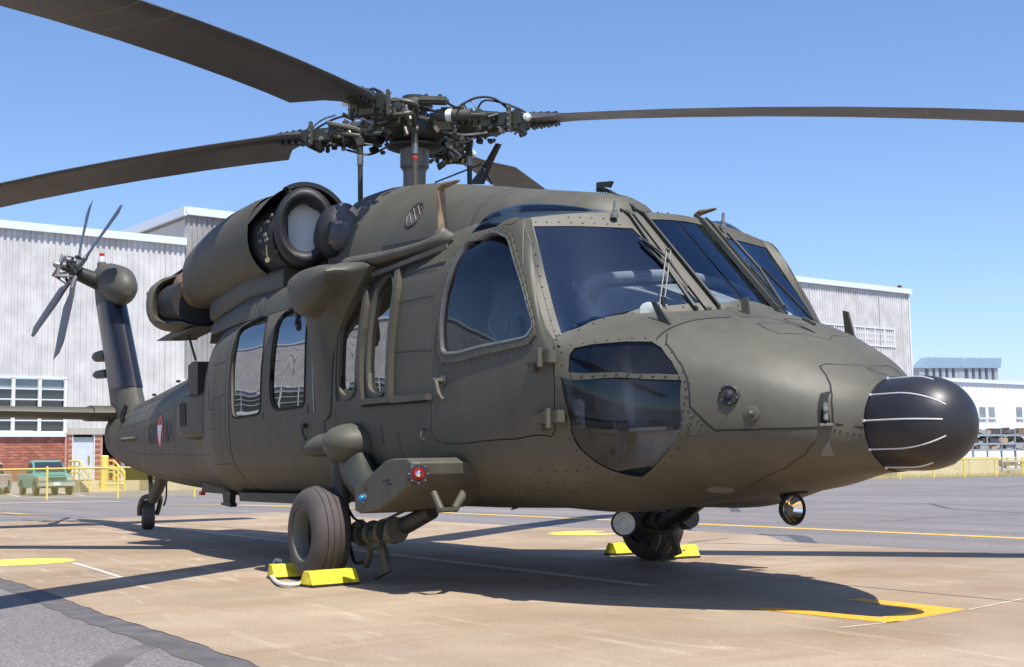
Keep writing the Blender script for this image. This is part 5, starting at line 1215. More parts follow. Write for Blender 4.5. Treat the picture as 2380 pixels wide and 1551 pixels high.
b = MB(); b.lathe([(.052+.010*math.cos(2*math.pi*i/8), .010*math.sin(2*math.pi*i/8)) for i in range(8)], P(*st_at(*Z1(462, 880)))+Vector((0, .06, 0)), (.6, -.75, 0), 24, closed=True); b.obj('door_mirror_ring', M['steel'], HELI)
b = MB(); b.box((3.30, -.78, 1.62), (.02, .12, .16), axes((1, -.5, -.2))); b.obj('sun_visor', M['interior_dark'], HELI)
b = MB(); c = at('y', -.82, *Z1(955, 1395)); b.box(c, (.03, .09, .17), axes((.8, -.6, .1)), .012); cl_ = b.obj('chin_lamp', M['white'], HELI)
b = MB(); b.lathe([(.034, 0), (.034, .01), (0, .014)], c+Vector((.018, -.012, -.01)), (.8, -.6, .1), 20); b.obj('lamp_lens', M['lampglass'], cl_)
M['inner'] = simple('inner_skin_paint', (.34, .31, .27), .7, noise=.2)
cp = [at('y', -.60, *q) for q in ((1318, 1003), (1450, 1000), (1600, 998), (1590, 1050), (1545, 1100), (1490, 1130), (1400, 1110), (1340, 1060))]
b = MB(); b.prism(cp, (0, .02, 0)); cbk = b.obj('chin_liner', M['inner'], HELI, smooth=False)
for u in (1362, 1388, 1435, 1452): b = MB(); b.box((at('y', -.61, u, 1015)+at('y', -.61, u+8, 1075))/2, (.018, .02, .15)); b.obj('liner_rib', M['inner'], cbk)
b = MB(); b.lathe([(.028, 0), (0, .001)], at('y', -.605, 1423, 1050), (0, -1, 0), 20); b.obj('liner_hole_shade', M['interior_dark'], cbk)  # dark disc painted for the shade in the hole, liner is not cut
b = MB(); b.box(at('y', -.62, 1455, 1001), (.75, .05, .02)); b.obj('liner_ledge', M['inner'], cbk)
for x in (-.9, -.2, .6): b = MB(); b.box((x, .9, 1.1), (.5, .12, .9), None, .03); b.box((x, .65, .95), (.5, .45, .06), None, .02); b.obj('troop_seat', M['seat'], HELI)
# ================================================================== ground
def sst(t): t = min(max(t, 0), 1); return t*t*(3-2*t)
def gz(x, y): return -.30*sst((-.857*x+.516*y-13)/26)
def gat(u, v, lift=0):
    """point of the ground seen at (u,v)"""
    o, d = ray(u, v); z = 0
    for _ in range(30): t = (z-o.z)/d.z; p = o+d*t; z = gz(p.x, p.y)
    return Vector((p.x, p.y, z+lift))
def texmix(n, l, fac, a, b_, typ='MIX'):
    mx = n.new('ShaderNodeMix'); mx.data_type = 'RGBA'; mx.blend_type = typ
    if hasattr(fac, 'outputs'): l.new(fac.outputs[0], mx.inputs[0])
    else: mx.inputs[0].default_value = fac
    for i, q in ((6, a), (7, b_)):
        if isinstance(q, tuple): mx.inputs[i].default_value = (*q, 1)
        else: l.new(q.outputs[2] if q.bl_idname == 'ShaderNodeMix' else q.outputs[0], mx.inputs[i])
    return mx
def nz(n, l, src, scale, detail=6, rough=.6, vec=None, lo=.35, hi=.65, a=0, b_=1, dist=0.0):
    t = n.new('ShaderNodeTexNoise'); t.inputs['Scale'].default_value = scale; t.inputs['Detail'].default_value = detail; t.inputs['Roughness'].default_value = rough; t.inputs['Distortion'].default_value = dist
    if vec:
        mp = n.new('ShaderNodeMapping'); mp.inputs['Scale'].default_value = vec[:3]
        if len(vec) > 3: mp.inputs['Rotation'].default_value = (0, 0, vec[3])
        l.new(src.outputs['Object'], mp.inputs['Vector']); l.new(mp.outputs[0], t.inputs['Vector'])
    else: l.new(src.outputs['Object'], t.inputs['Vector'])
    mr = n.new('ShaderNodeMapRange'); mr.inputs[1].default_value = lo; mr.inputs[2].default_value = hi; mr.inputs[3].default_value = a; mr.inputs[4].default_value = b_
    l.new(t.outputs[0], mr.inputs[0]); return mr
def ground_mats():
    mt, n, l, b = newmat('asphalt'); tc = n.new('ShaderNodeTexCoord')
    base = texmix(n, l, nz(n, l, tc, .25, 7), (.185, .165, .160), (.245, .222, .215))
    base = texmix(n, l, nz(n, l, tc, 1.0, 6, .6, (.06, 1.3, 1)), base, (.165, .148, .146)); base.inputs[0].default_value
    agg = nz(n, l, tc, 75, 3, .7, None, .40, .62, .62, 1.38); base = texmix(n, l, 1.0, base, agg, 'MULTIPLY')
    sp = n.new('ShaderNodeTexVoronoi'); sp.inputs['Scale'].default_value = 26; l.new(tc.outputs['Object'], sp.inputs['Vector'])
    r_ = n.new('ShaderNodeMapRange'); r_.inputs[1].default_value = .05; r_.inputs[2].default_value = .12; r_.inputs[3].default_value = .75; r_.inputs[4].default_value = 0; l.new(sp.outputs['Distance'], r_.inputs[0])
    base = texmix(n, l, r_, base, (.42, .38, .34)); l.new(base.outputs[2], b.inputs['Base Color'])
    b.inputs['Roughness'].default_value = .88
    bp = n.new('ShaderNodeBump'); bp.inputs['Strength'].default_value = .6; bp.inputs['Distance'].default_value = .006; l.new(agg.outputs[0], bp.inputs['Height']); l.new(bp.outputs[0], b.inputs['Normal'])
    M['asphalt'] = mt
    mt, n, l, b = newmat('concrete'); tc = n.new('ShaderNodeTexCoord')
    base = texmix(n, l, nz(n, l, tc, .45, 8, .62), (.25, .180, .114), (.41, .315, .220))
    base = texmix(n, l, nz(n, l, tc, .55, 8, .65, (1.6, .5, 1, -.5), .50, .70, 0, .70, 1.5), base, (.26, .155, .085))     # reddish stains
    base = texmix(n, l, nz(n, l, tc, 1.2, 7, .7, (.35, 3.2, 1, .5), .57, .72, 0, .75, 2.0), base, (.56, .47, .35))     # pale trowel streaks
    base = texmix(n, l, nz(n, l, tc, 1.2, 7, .7, (.4, 4, 1, .3), .62, .76, 0, .45, 1.6), base, (.22, .16, .12))
    g = nz(n, l, tc, 60, 4, .7, None, .35, .65, .86, 1.12); base = texmix(n, l, 1.0, base, g, 'MULTIPLY'); l.new(base.outputs[2], b.inputs['Base Color'])
    b.inputs['Roughness'].default_value = .82
    bp = n.new('ShaderNodeBump'); bp.inputs['Strength'].default_value = .35; bp.inputs['Distance'].default_value = .004; l.new(g.outputs[0], bp.inputs['Height']); l.new(bp.outputs[0], b.inputs['Normal'])
    M['concrete'] = mt
    def worn(name, col, under, lo=.30, hi=.36, sc=14):
        mt, n, l, b = newmat(name); tc = n.new('ShaderNodeTexCoord'); f = nz(n, l, tc, sc, 8, .75, None, lo, hi)
        t = nz(n, l, tc, 3, 5, .6, None, .3, .7, .85, 1.1); c = texmix(n, l, 1.0, col, t, 'MULTIPLY'); c = texmix(n, l, f, under, c); l.new(c.outputs[2], b.inputs['Base Color']); b.inputs['Roughness'].default_value = .7; return mt
    M['line_yellow'] = worn('yellow_line_paint', (.82, .50, .035), (.4, .3, .1)); M['line_amber'] = worn('amber_mark_paint', (.80, .38, .025), (.4, .3, .1)); M['line_pale'] = worn('faded_line_paint', (.60, .52, .38), (.38, .29, .2), .34, .50, 9)
    M['line_disc'] = worn('yellow_disc_paint', (.80, .72, .10), (.45, .37, .2)); M['line_white'] = worn('white_line_paint', (.62, .6, .55), (.3, .28, .25), .35, .45)
    M['line_orange'] = worn('amber_line_paint', (.62, .36, .05), (.4, .3, .2), .38, .5)
    M['tar'] = simple('crack_sealer', (.075, .070, .072), .6, noise=.2, nscale=5)
    M['joint'] = simple('dark_edge_band', (.105, .096, .096), .85, noise=.3, nscale=6, bump=.4, bscale=60)
    M['patch'] = simple('asphalt_patch', (.135, .122, .120), .85, noise=.3, nscale=3, bump=.4, bscale=60)
    M['grass'] = simple('dry_grass', (.34, .28, .14), .95, noise=.4, nscale=6)
ground_mats()
# asphalt apron as one sheet reaching the horizon
xs = [-900, -500, -250, -150]+list(range(-110, -10, 3))+[-8, -4, 0, 4, 10, 20, 60, 200, 500]; ys = [-600, -200, -80, -40]+list(range(-24, 100, 4))+[110, 150, 300, 700]
vs = [Vector((x, y, gz(x, y)-.004)) for x in xs for y in ys]; ny = len(ys)
b = MB(); b.add(vs, [(i*ny+j, (i+1)*ny+j, (i+1)*ny+j+1, i*ny+j+1) for i in range(len(xs)-1) for j in range(ny-1)])
tag(b.obj('asphalt_apron', M['asphalt'], fix=False), kind='structure')
def lz(x, y, lift):
    if -.857*x+.516*y > 12.5 or lift == 0: return lift
    return .002 if (-2.95 < y < 3.5 and x > -12.2) else (-.003 if lift < .007 else -.002)
def sheet(name, poly, mat, lift, parent=None):
    b = MB(); b.add([Vector((p[0], p[1], gz(p[0], p[1])+lz(p[0], p[1], lift))) for p in poly], [tuple(range(len(poly)))]); o = b.obj(name, mat, parent, fix=False)
    bm = bmesh.new(); bm.from_mesh(o.data)
    for f in bm.faces:
        if f.normal.z < 0: f.normal_flip()
    bm.to_mesh(o.data); bm.free(); tag(o, kind='structure'); return o
random.seed(3)
edge = []
x = -12.3
while x < 14: edge.append((x, -2.99+random.uniform(-.014, .012)+.012*math.sin(x*2.1))); x += .13
sheet('concrete_pad', edge+[(14, 3.6), (2.9, 3.62), (1.2, 3.60), (.3, 3.55), (-.6, 4.15), (-2.2, 4.2), (-4.0, 3.6), (-12.3, 3.55)], M['concrete'], .0)
# dark sealed band along the edge of the pad
for k in range(2):
    low = [(x_, y_-(.17 if k == 0 else .0)-random.uniform(0, .05)-.02*math.sin(x_*3)) for x_, y_ in edge][::-1]
    pass
def strip2(name, pts, w, mat, lift=.008, wj=0.0):
    """painted stripe or sealed crack following ground points"""
    P_ = [Vector((p[0], p[1])) for p in pts]; L, Rr = [], []
    for i, p in enumerate(P_):
        t = (P_[min(i+1, len(P_)-1)]-P_[max(i-1, 0)]).normalized(); nn = Vector((-t.y, t.x)); ww = w/2*(1+random.uniform(-wj, wj)); L.append(p+nn*ww); Rr.append(p-nn*ww)
    vs = [Vector((q.x, q.y, gz(q.x, q.y)+lz(q.x, q.y, max(lift, .006)))) for q in L+Rr]; n = len(L); b = MB(); b.add(vs, [(i, n+i, n+i+1, i+1) for i in range(n-1)]); o = b.obj(name, mat, fix=False)
    bm = bmesh.new(); bm.from_mesh(o.data)
    for f in bm.faces:
        if f.normal.z < 0: f.normal_flip()
    bm.to_mesh(o.data); bm.free(); tag(o, kind='structure'); return o
def lerp2(a, c, n): return [(a[0]+(c[0]-a[0])*i/n, a[1]+(c[1]-a[1])*i/n) for i in range(n+1)]
E2 = [(a, c-.085) for a, c in edge]
E2 = [(p.x, p.y) for p in spline([(a, c, 0) for a, c in E2], 2)]
strip2('sealed_pad_edge', E2, .17, M['joint'], .008, .05)
strip2('taxi_line', lerp2((-9.5, .42), (3.0, .03), 20), .10, M['line_pale'], .008)
strip2('yellow_boundary_line', lerp2((-24, 5.15), (9, 5.42), 30), .13, M['line_yellow'], .008)
q = [(-24, 5.0), (-34, 8)]
# nose-wheel box corner painted in amber
sheet('yellow_corner_mark', [(4.30, -.34), (5.14, -.26), (5.00, .42), (4.30, .43), (4.32, .31), (4.86, .27), (4.96, -.13), (4.34, -.22)], M['line_amber'], .006)
def disc(name, c, r, mat):
    sheet(name, [(c[0]+r*math.cos(2*math.pi*i/36), c[1]+r*math.sin(2*math.pi*i/36)) for i in range(36)], mat, .008)
disc('yellow_disc_mark', (-2.2, -2.55), .42, M['line_disc']); disc('yellow_disc_mark', (-2.35, 3.22), .42, M['line_disc'])
def gl(*uv): return [tuple(gat(*q).xy) for q in uv]
strip2('white_chalk_line', gl((172, 1309), (200, 1317), (240, 1329), (283, 1343)), .035, M['line_white'], .009)
strip2('crack_sealer', [(p.x, p.y) for p in spline([(a, c, 0) for a, c in gl((245, 1551), (290, 1520), (360, 1497), (430, 1490))], 4)], .13, M['patch'], .001, .12)
for uv, w in ((((1620, 1155), (1690, 1172), (1712, 1190)), .16), (((1690, 1172), (1655, 1165), (1720, 1158), (1900, 1150), (2150, 1145), (2380, 1136)), .045), (((1712, 1190), (1900, 1186), (2160, 1170), (2380, 1166)), .045), (((2160, 1170), (2210, 1182), (2290, 1187), (2380, 1192)), .09),
     (((1800, 1212), (2000, 1215), (2200, 1200), (2380, 1195)), .04), (((1700, 1246), (1790, 1243), (1850, 1246), (1880, 1262)), .17), (((1600, 1232), (1650, 1240), (1790, 1243)), .06), (((1620, 1180), (1800, 1175), (2000, 1168)), .03), (((2000, 1148), (2200, 1140), (2380, 1128)), .05),
     (((0, 1209), (60, 1206), (160, 1203)), .05), (((1270, 1205), (1330, 1200), (1400, 1201)), .05)):
    strip2('crack_sealer', [(p.x, p.y) for p in spline([(a, c, 0) for a, c in gl(*uv)], 8)], w, M['tar'], .001, .14)
strip2('amber_line', gl((0, 1193), (60, 1197), (120, 1196)), .22, M['line_orange'], .008); strip2('amber_line', gl((0, 1188), (200, 1180), (430, 1172)), .10, M['line_orange'], .008)
strip2('yellow_cross_line', gl((430, 1178), (560, 1176), (760, 1181)), .12, M['line_yellow'], .008)
strip2('concrete_patch_edge', gl((1780, 1240), (1600, 1262), (1700, 1264), (2050, 1273)), .03, M['tar'], .009)
# joints in the concrete
for a, c in (((-12, .9), (12, .9)), ((-6.5, -3.0), (-6.5, 3.5)), ((-.1, -3.0), (-.4, 3.5))):
    strip2('slab_joint', lerp2(a, c, 12), .012, M['joint'], .004)
strip2('slab_joint', gl((2380, 1392), (2250, 1418), (2100, 1444), (1950, 1460)), .018, M['line_pale'], .006)
# ---- wheel chocks
def chock(loc, rz, label, L=.40, shade=0, rope=None, letters=False):
    t = empty('wheel_chock', loc, rz, label, 'wheel chock', 'yellow wheel chocks at the main wheels')
    b = MB(); prof_ = [(-.078, .014), (.078, .014), (.078, .022), (.032, .098), (-.032, .098), (-.078, .022)]
    b.loft([[Vector((x, y, z)) for x, z in prof_] for y in (-L/2, L/2)]); bl = b.obj('chock_block', M['yellow'], t, smooth=False)
    md = bl.modifiers.new('b', 'BEVEL'); md.width = .005; md.segments = 2
    b = MB(); b.box((0, 0, .008), (.160, L+.004, .016)); b.obj('rubber_base', M['black'], t, smooth=False)
    if letters: text('DO NOT REMOVE', .020, M['print'], t, (.0575, 0, .061), (0, 1, 0), (-.5, 0, .94))
    if rope:
        b = MB(); q = spline(rope, 6); b.tube(q, .012, 8); b.obj('rope', M['rope'], t)
    return t
c1 = gat(771, 1362); c2_ = gat(668, 1345)
x_ax = 0
near = chock((c1.x-.03, c1.y-.0, 0), R(8), 'yellow chock in front of the near main wheel, in full sun', .34)
chock((.93, -1.41, 0), R(-4), 'yellow chock tucked behind the near main wheel, joined by a white rope', .30)
b = MB(); q = [gat(*p, .02) for p in ((718, 1349), (700, 1362), (675, 1367), (650, 1364), (635, 1352), (629, 1336), (640, 1326), (652, 1330))]
q[0].z = .07; q[-1].z = .08; q[-2].z = .07
b.tube(spline(q, 6), .0125, 8); tag(b.obj('chock_rope', M['rope']), 'white rope looped on the concrete between the two near chocks', 'rope')
c3 = gat(1560, 1300)
chock((c3.x-.05, c3.y+.05, 0), R(-6), 'yellow lettered chock in front of the far main wheel, half in shadow', .40, letters=True)
c4 = gat(1435, 1291); chock((c4.x-.05, c4.y+.14, 0), R(4), 'shaded yellow chock behind the far main wheel', .36)

# ================================================================== buildings
def zat(u, v, depth): o, d = ray(u, v); return o+d*depth
WD = Vector((math.cos(R(97)), math.sin(R(97)), 0)); WN = Vector((WD.y, -WD.x, 0))           # along the wall, towards the apron
if WN.dot(CAMP) < 0: WN = -WN
W0 = zat(200, 1100, 75); W0.z = 0
def wpt(u, v, off=0.0):
    """point of the hangar front seen at (u,v): returns (distance along, height)"""
    o, d = ray(u, v); q = W0+WN*off; t = (q-o).dot(WN)/d.dot(WN); p = o+d*t; return (p-W0).dot(WD), p.z
def W3(s, z, off=0.0): return W0+WD*s+WN*off+Vector((0, 0, z))
GZ = -.30
M['cladding'] = simple('pale_metal_cladding', (.56, .55, .54), .5, noise=.14, nscale=.9)
M['clad_joint'] = simple('cladding_lap', (.50, .46, .44), .6)
M['flash'] = simple('roof_flashing', (.66, .72, .80), .4)
M['brick'] = simple('red_brick', (.36, .13, .085), .85, noise=.25, nscale=3)
M['mortar'] = simple('brick_mortar', (.42, .24, .19), .9)
M['wframe'] = simple('white_window_frame', (.68, .69, .70), .5)
M['wpane'] = simple('reflecting_window_pane', (.030, .036, .042), .05, spec=1.0)
M['blinds'] = simple('grey_blind_pane', (.20, .24, .28), .12, spec=1.0, noise=.2, nscale=.6)
M['doorpaint'] = simple('pale_grey_door', (.50, .55, .60), .55, noise=.08, nscale=1.2)
M['found'] = simple('foundation_concrete', (.42, .39, .35), .85, noise=.12)
M['dock'] = simple('ramp_concrete', (.50, .42, .28), .85, noise=.12, nscale=1.0)
M['safety'] = simple('safety_yellow', (.74, .60, .14), .5, noise=.06)
def clad(name, s0, s1, z0, z1, parent, off=0.0, pitch=.34, depth=.07, fn=None, back=False, base=None):
    """trapezoid-ribbed metal sheet between two positions along a wall"""
    P3 = fn or W3; prof_ = [(0, 0), (.30, 0), (.40, 1), (.85, 1), (.95, 0)]
    if callable(z1): zt_ = z1
    else: zt_ = lambda s: z1
    n = int((s1-s0)/pitch); vs = []
    for i in range(n+1):
        for f, h_ in prof_:
            s = s0+(i+f)*pitch
            if s > s1: break
            vs += [P3(s, z0, off+h_*depth), P3(s, zt_(s), off+h_*depth)]
    k = len(vs)//2; b = MB(); b.add(vs, [(2*i, 2*i+2, 2*i+3, 2*i+1) for i in range(k-1)]); return b.obj(name, M['cladding'], parent, smooth=False, fix=False)
def wbox(name, s0, s1, z0, z1, o0, o1, mat, parent, fn=None):
    P3 = fn or W3; b = MB(); b.add([P3(s, z, o) for s in (s0, s1) for z in (z0, z1) for o in (o0, o1)], [(0, 1, 3, 2), (4, 6, 7, 5), (0, 4, 5, 1), (2, 3, 7, 6), (0, 2, 6, 4), (1, 5, 7, 3)]); return b.obj(name, mat, parent, smooth=False)
M['redbox_dark'] = simple('dull_red_vent', (.14, .03, .025), .6)
HG = empty('hangar', W3(0, GZ), 0, 'long pale ribbed metal hangar with a red brick base behind the helicopter', 'hangar')
HG.location = (0, 0, 0)
sR, zR = wpt(430, 566); sL = wpt(-120, 520)[0]-80
zlow = wpt(430, 573)[1]; zlow0 = wpt(0, 528)[1]
zhi = wpt(430, 508)[1]; sEnd, zEnd = wpt(2110, 678)
zLow = (zlow+zlow0)/2; zHi = (zhi+zEnd)/2
S = lambda X: wpt(*ZG(X, 600))[0]; Zg = lambda X, Y: wpt(*ZG(X, Y))[1]
zwh = Zg(250, 290); zws = Zg(250, 690); zbr = Zg(600, 716); zfl = Zg(60, 1078)
sWin = S(492); sDoorL, sDoorR = S(552), S(722); sPier = S(782)
sRd, zRd = wpt(1985, 762); 
clad('cladding_panel', sL, sWin, zwh, zLow, HG); clad('cladding_panel', sWin, S(430/0.4303*0+0) if False else sR, zbr+.35, zLow, HG)
opS1 = sR+9.0
clad('cladding_panel', sR, opS1, Zg(790, 600)+1.0 if False else 5.2, zHi, HG); 
o = clad('cladding_panel', sR, sEnd, 6.2, zHi, HG); bpy.data.objects.remove(bpy.data.objects[HG.children[-2].name]) if False else None
wbox('roof_flashing', sL, sR, zLow-.02, zLow+.42, .0, .30, M['flash'], HG); wbox('roof_flashing', sR-.1, sEnd+.3, zHi-.02, zHi+.45, .0, .30, M['flash'], HG)
# return wall and roof of the taller block, body of the building
b = MB(); b.add([W3(sR, zLow+.4, -.01), W3(sR, zHi, -.01), W3(sR, zHi, -16), W3(sR, zLow+.4, -16)], [(0, 1, 2, 3)]); b.obj('return_wall', M['clad_joint'], HG, fix=False)
wbox('roof_flashing', sR-.22, sR-.02, zHi-.1, zHi+.45, -16, .30, M['flash'], HG)
wbox('roof', sL, sR-.02, zLow-.2, zLow+.3, -40, -.05, M['found'], HG); wbox('roof', sR, sEnd, zHi-.3, zHi+.3, -40, -.05, M['found'], HG)
wbox('end_wall', sEnd-.1, sEnd, GZ-.5, zHi, -40, -.02, M['cladding'], HG); wbox('end_trim', sEnd-.12, sEnd+.08, GZ, zHi-.04, -.02, .12, M['wframe'], HG)
sv0 = wpt(0, 1080)[0]
# brick base, built brick by brick where it can be made out
wbox('mortar_wall', sv0-9, sDoorL, zfl, zbr, -.3, 0, M['mortar'], HG); wbox('brick_wall', sL, sv0-9, zfl, zbr, -.3, .02, M['brick'], HG); wbox('mortar_wall', sDoorR, sPier, zfl, zbr, -.3, 0, M['mortar'], HG)
wbox('foundation_wall', sL, sPier, GZ-.4, zfl, -.3, .05, M['found'], HG); wbox('cladding_foot', sWin, sR, zbr, zbr+.34, -.1, .09, M['found'], HG)
rows = int((zbr-zfl)/.155)
me_b = []
for tone in ((.36, .125, .08), (.42, .16, .11), (.30, .10, .065)):
    bb = MB(); bb.box((0, 0, 0), (.33, .03, .128)); me = bpy.data.meshes.new('brick'); me.from_pydata([tuple(v) for v in bb.v], [], bb.f); me.materials.append(simple('brick_tone', tone, .85)); me_b.append(me)
Rw = Matrix((WD, WN, Vector((0, 0, 1)))).transposed().to_4x4()
ctr, far_b = 0, [MB(), MB(), MB()]
rnd = random.Random(2)
for r_ in range(rows):
    for reg in ((sv0-9, sDoorL), (sDoorR, sPier)):
        s = reg[0]+(.175 if r_ % 2 else 0); 
        while s+.33 < reg[1]+.02:
            c = W3(s+.165, zfl+.078+r_*.155, .012)
            if s > sv0+.5 and r_ >= rows-8 and ctr < 290 and rnd.random() < 2:
                o = bpy.data.objects.new('brick', me_b[rnd.randrange(3)]); COL.objects.link(o); o.parent = HG; o.matrix_world = Matrix.Translation(c)@Rw; ctr += 1
            else: far_b[rnd.randrange(3)].box(c, (.33, .03, .128), Rw.to_3x3())
            s += .35
for k in range(3): far_b[k].obj('brick_course', me_b[k].materials[0], HG, smooth=False, fix=False)['kind'] = 'stuff'
b = MB(); b.tube([W3(S(497), zfl, .1), W3(S(497), zbr, .1)], .06, 8); b.obj('drain_pipe', simple('pink_pipe', (.48, .28, .24), .6), HG)
# window band: frames, mullions and panes
def window(s0, s1, z0, z1, cols, rows_, parent, mull=.18, bar=.07, pane='wpane', fn=None, tilt=0):
    f = wbox('window_frame', s0-.08, s1+.08, z0-.10, z0, -.02, .12, M['wframe'], parent, fn); wbox('window_head', s0-.08, s1+.08, z1, z1+.08, -.02, .12, M['wframe'], parent, fn)
    cw = (s1-s0)/cols
    for i in range(cols+1): wbox('mullion', s0+i*cw-mull/2, s0+i*cw+mull/2, z0, z1, -.05, .10, M['wframe'], parent, fn)
    rh = (z1-z0)/rows_
    for j in range(1, rows_): wbox('glazing_bar', s0, s1, z0+j*rh-bar/2, z0+j*rh+bar/2, -.04, .05, M['wframe'], parent, fn)
    for i in range(cols):
        for j in range(rows_): wbox('window_pane', s0+i*cw+mull/2, s0+(i+1)*cw-mull/2, z0+j*rh+bar/2, z0+(j+1)*rh-bar/2, -.12, -.07-.02*((i*3+j) % 3), M['blinds' if j == rows_-1 else pane], parent, fn)
cwid = (S(492)-S(95))/2
window(sWin-5*cwid, sWin, zws, zwh, 5, 5, HG)
window(sWin-14*cwid, sWin-5.4*cwid, zws, zwh, 9, 5, HG); window(sWin-34*cwid, sWin-15*cwid, zws, zwh, 14, 4, HG)
wbox('window_sill', sL, sWin, zws-.32, zws-.11, -.05, .2, M['flash'], HG)
wbox('door_leaf', sDoorL+.05, sDoorR-.05, zfl+.05, zbr-.15, -.25, -.12, M['doorpaint'], HG); wbox('door_frame', sDoorL, sDoorL+.05, zfl, zbr, -.25, .02, M['wframe'], HG); wbox('door_frame', sDoorR-.05, sDoorR, zfl, zbr, -.25, .02, M['wframe'], HG)
wbox('door_handle', sDoorR-.35, sDoorR-.25, zfl+1.0, zfl+1.4, -.12, -.05, M['brass'], HG)
# deep hangar doorway behind the tail, its shade put into black linings
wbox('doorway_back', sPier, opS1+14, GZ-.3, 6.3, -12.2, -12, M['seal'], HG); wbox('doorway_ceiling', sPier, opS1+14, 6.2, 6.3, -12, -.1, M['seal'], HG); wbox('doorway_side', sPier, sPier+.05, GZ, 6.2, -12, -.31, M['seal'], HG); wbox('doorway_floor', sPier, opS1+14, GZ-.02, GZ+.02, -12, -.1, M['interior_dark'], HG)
clad('cladding_panel', sR-1.2, opS1, 4.4, 6.3, HG, off=-.06); clad('cladding_panel', opS1+14, sEnd, GZ, 6.3, HG)
s1_, z1_ = wpt(1985, 762); s2_, z2_ = wpt(2078, 806); z1_ = wpt(2078, 768)[1]
window(s1_-6*(s2_-s1_)/4, s2_, z2_, z1_, 10, 3, HG, .16, .09, 'blinds')
wbox('roof_vent', sEnd-.9, sEnd-.65, zHi+.45, zHi+.8, -.5, -.2, M['redbox_dark'], HG)
# lighter vertical laps every few ribs
for s in np.arange(sL, sEnd, 3.3):
    s = float(s); zt_ = zLow if s < sR else zHi; zb_ = zwh+.1 if s < sWin else 5.2 if s < sR+.5 else 6.3
    if sWin <= s < sR: zb_ = zbr+.4
    wbox('sheet_lap', s, s+.05, zb_, zt_-.03, .07, .08, M['clad_joint'], HG)
# ---- raised dock, steps, ramp, handrails
DK = empty('loading_ramp', (0, 0, 0), 0, 'tan concrete ramp and steps leading up to the grey door', 'ramp')
wbox('landing', sDoorL-.3, sPier+1.4, GZ, zfl-.02, .06, 2.0, M['dock'], DK)
for k in range(5): wbox('step', sDoorL-.2, sDoorR+.4, GZ, zfl-.12-.13*k, 2.0+.32*k, 2.32+.32*k, M['dock'], DK)
b = MB(); zt = zfl-.02; sr1 = wpt(470, 1140, 1.5)[0]
pr = [(sPier+1.4, zt), (sr1+6, GZ+.02), (sPier+1.4, GZ-.2)]; b.loft([[W3(s, z, o_) for s, z in pr] for o_ in (.5, 4.6)]); b.obj('ramp_slab', M['dock'], DK, smooth=False)
RL = empty('ramp_handrail', (0, 0, 0), 0, 'yellow tubular handrail beside the steps and ramp', 'handrail')
def rail_tube(pts, name='rail_tube', r=.045): b = MB(); b.tube(pts, r, 8); return b.obj(name, M['safety'], RL)
for X in (800, 870, 945): s = wpt(*ZG(X, 1160), 4.7)[0]; zt = wpt(*ZG(X, 990), 4.7)[1]; rail_tube([W3(s, GZ, 4.7), W3(s, zt, 4.7)], 'rail_post')
sa, sb_ = wpt(*ZG(790, 1000), 4.7)[0], wpt(*ZG(945, 1000), 4.7)[0]; za = wpt(*ZG(870, 985), 4.7)[1]
rail_tube([W3(sa-.3, za+.1, 4.7), W3(sb_-.2, za, 4.7), W3(sb_, za-.25, 4.7)]); rail_tube([W3(sa, za-.75, 4.7), W3(sb_, za-.75, 4.7)])
for s in (sDoorL-.3, sDoorR+.35):
    for o_ in (.4, 1.2, 2.0): rail_tube([W3(s, zfl, o_), W3(s, zfl+1.1, o_)], 'rail_post')
    for dz in (.45, .8, 1.1): rail_tube([W3(s, zfl+dz, .4), W3(s, zfl+dz, 2.0), W3(s, zfl+dz-.65, 3.6)])
    rail_tube([W3(s, GZ, 3.6), W3(s, zfl+.45, 3.6)], 'rail_post')
sB, zB = wpt(*ZG(795, 875), 3.0); b = MB(); b.lathe([(.22, 0), (.22, zB-GZ-.05), (.18, zB-GZ)], W3(sB, GZ, 3.0), (0, 0, 1), 20); tag(b.obj('bollard', M['safety']), 'thick yellow bollard at the corner of the dark hangar doorway', 'bollard')
TR = empty('red_equipment', (0, 0, 0), 0, 'red ground power unit parked inside the dark hangar doorway', 'equipment')
sA, _ = wpt(*ZG(828, 950), -1); sC, zC = wpt(*ZG(935, 890), -1); M['redbox'] = simple('red_enamel', (.50, .06, .03), .45)
wbox('equipment_body', sA, sC, GZ+.35, zC, -2.4, -1, M['redbox'], TR); wbox('light_panel', sA+.7, sA+.95, GZ+.4, zC-.2, -1, -.97, M['wframe'], TR); wbox('dark_panel', sC-1.1, sC-.3, zC-1.1, zC-.7, -1, -.97, M['interior_dark'], TR)
for s in (sA+.4, sC-.4): b = MB(); b.lathe([(.28, 0), (.30, .05), (.28, .2)], W3(s, GZ+.3, -1.1), WN, 18); b.obj('wheel', M['tyre'], TR)
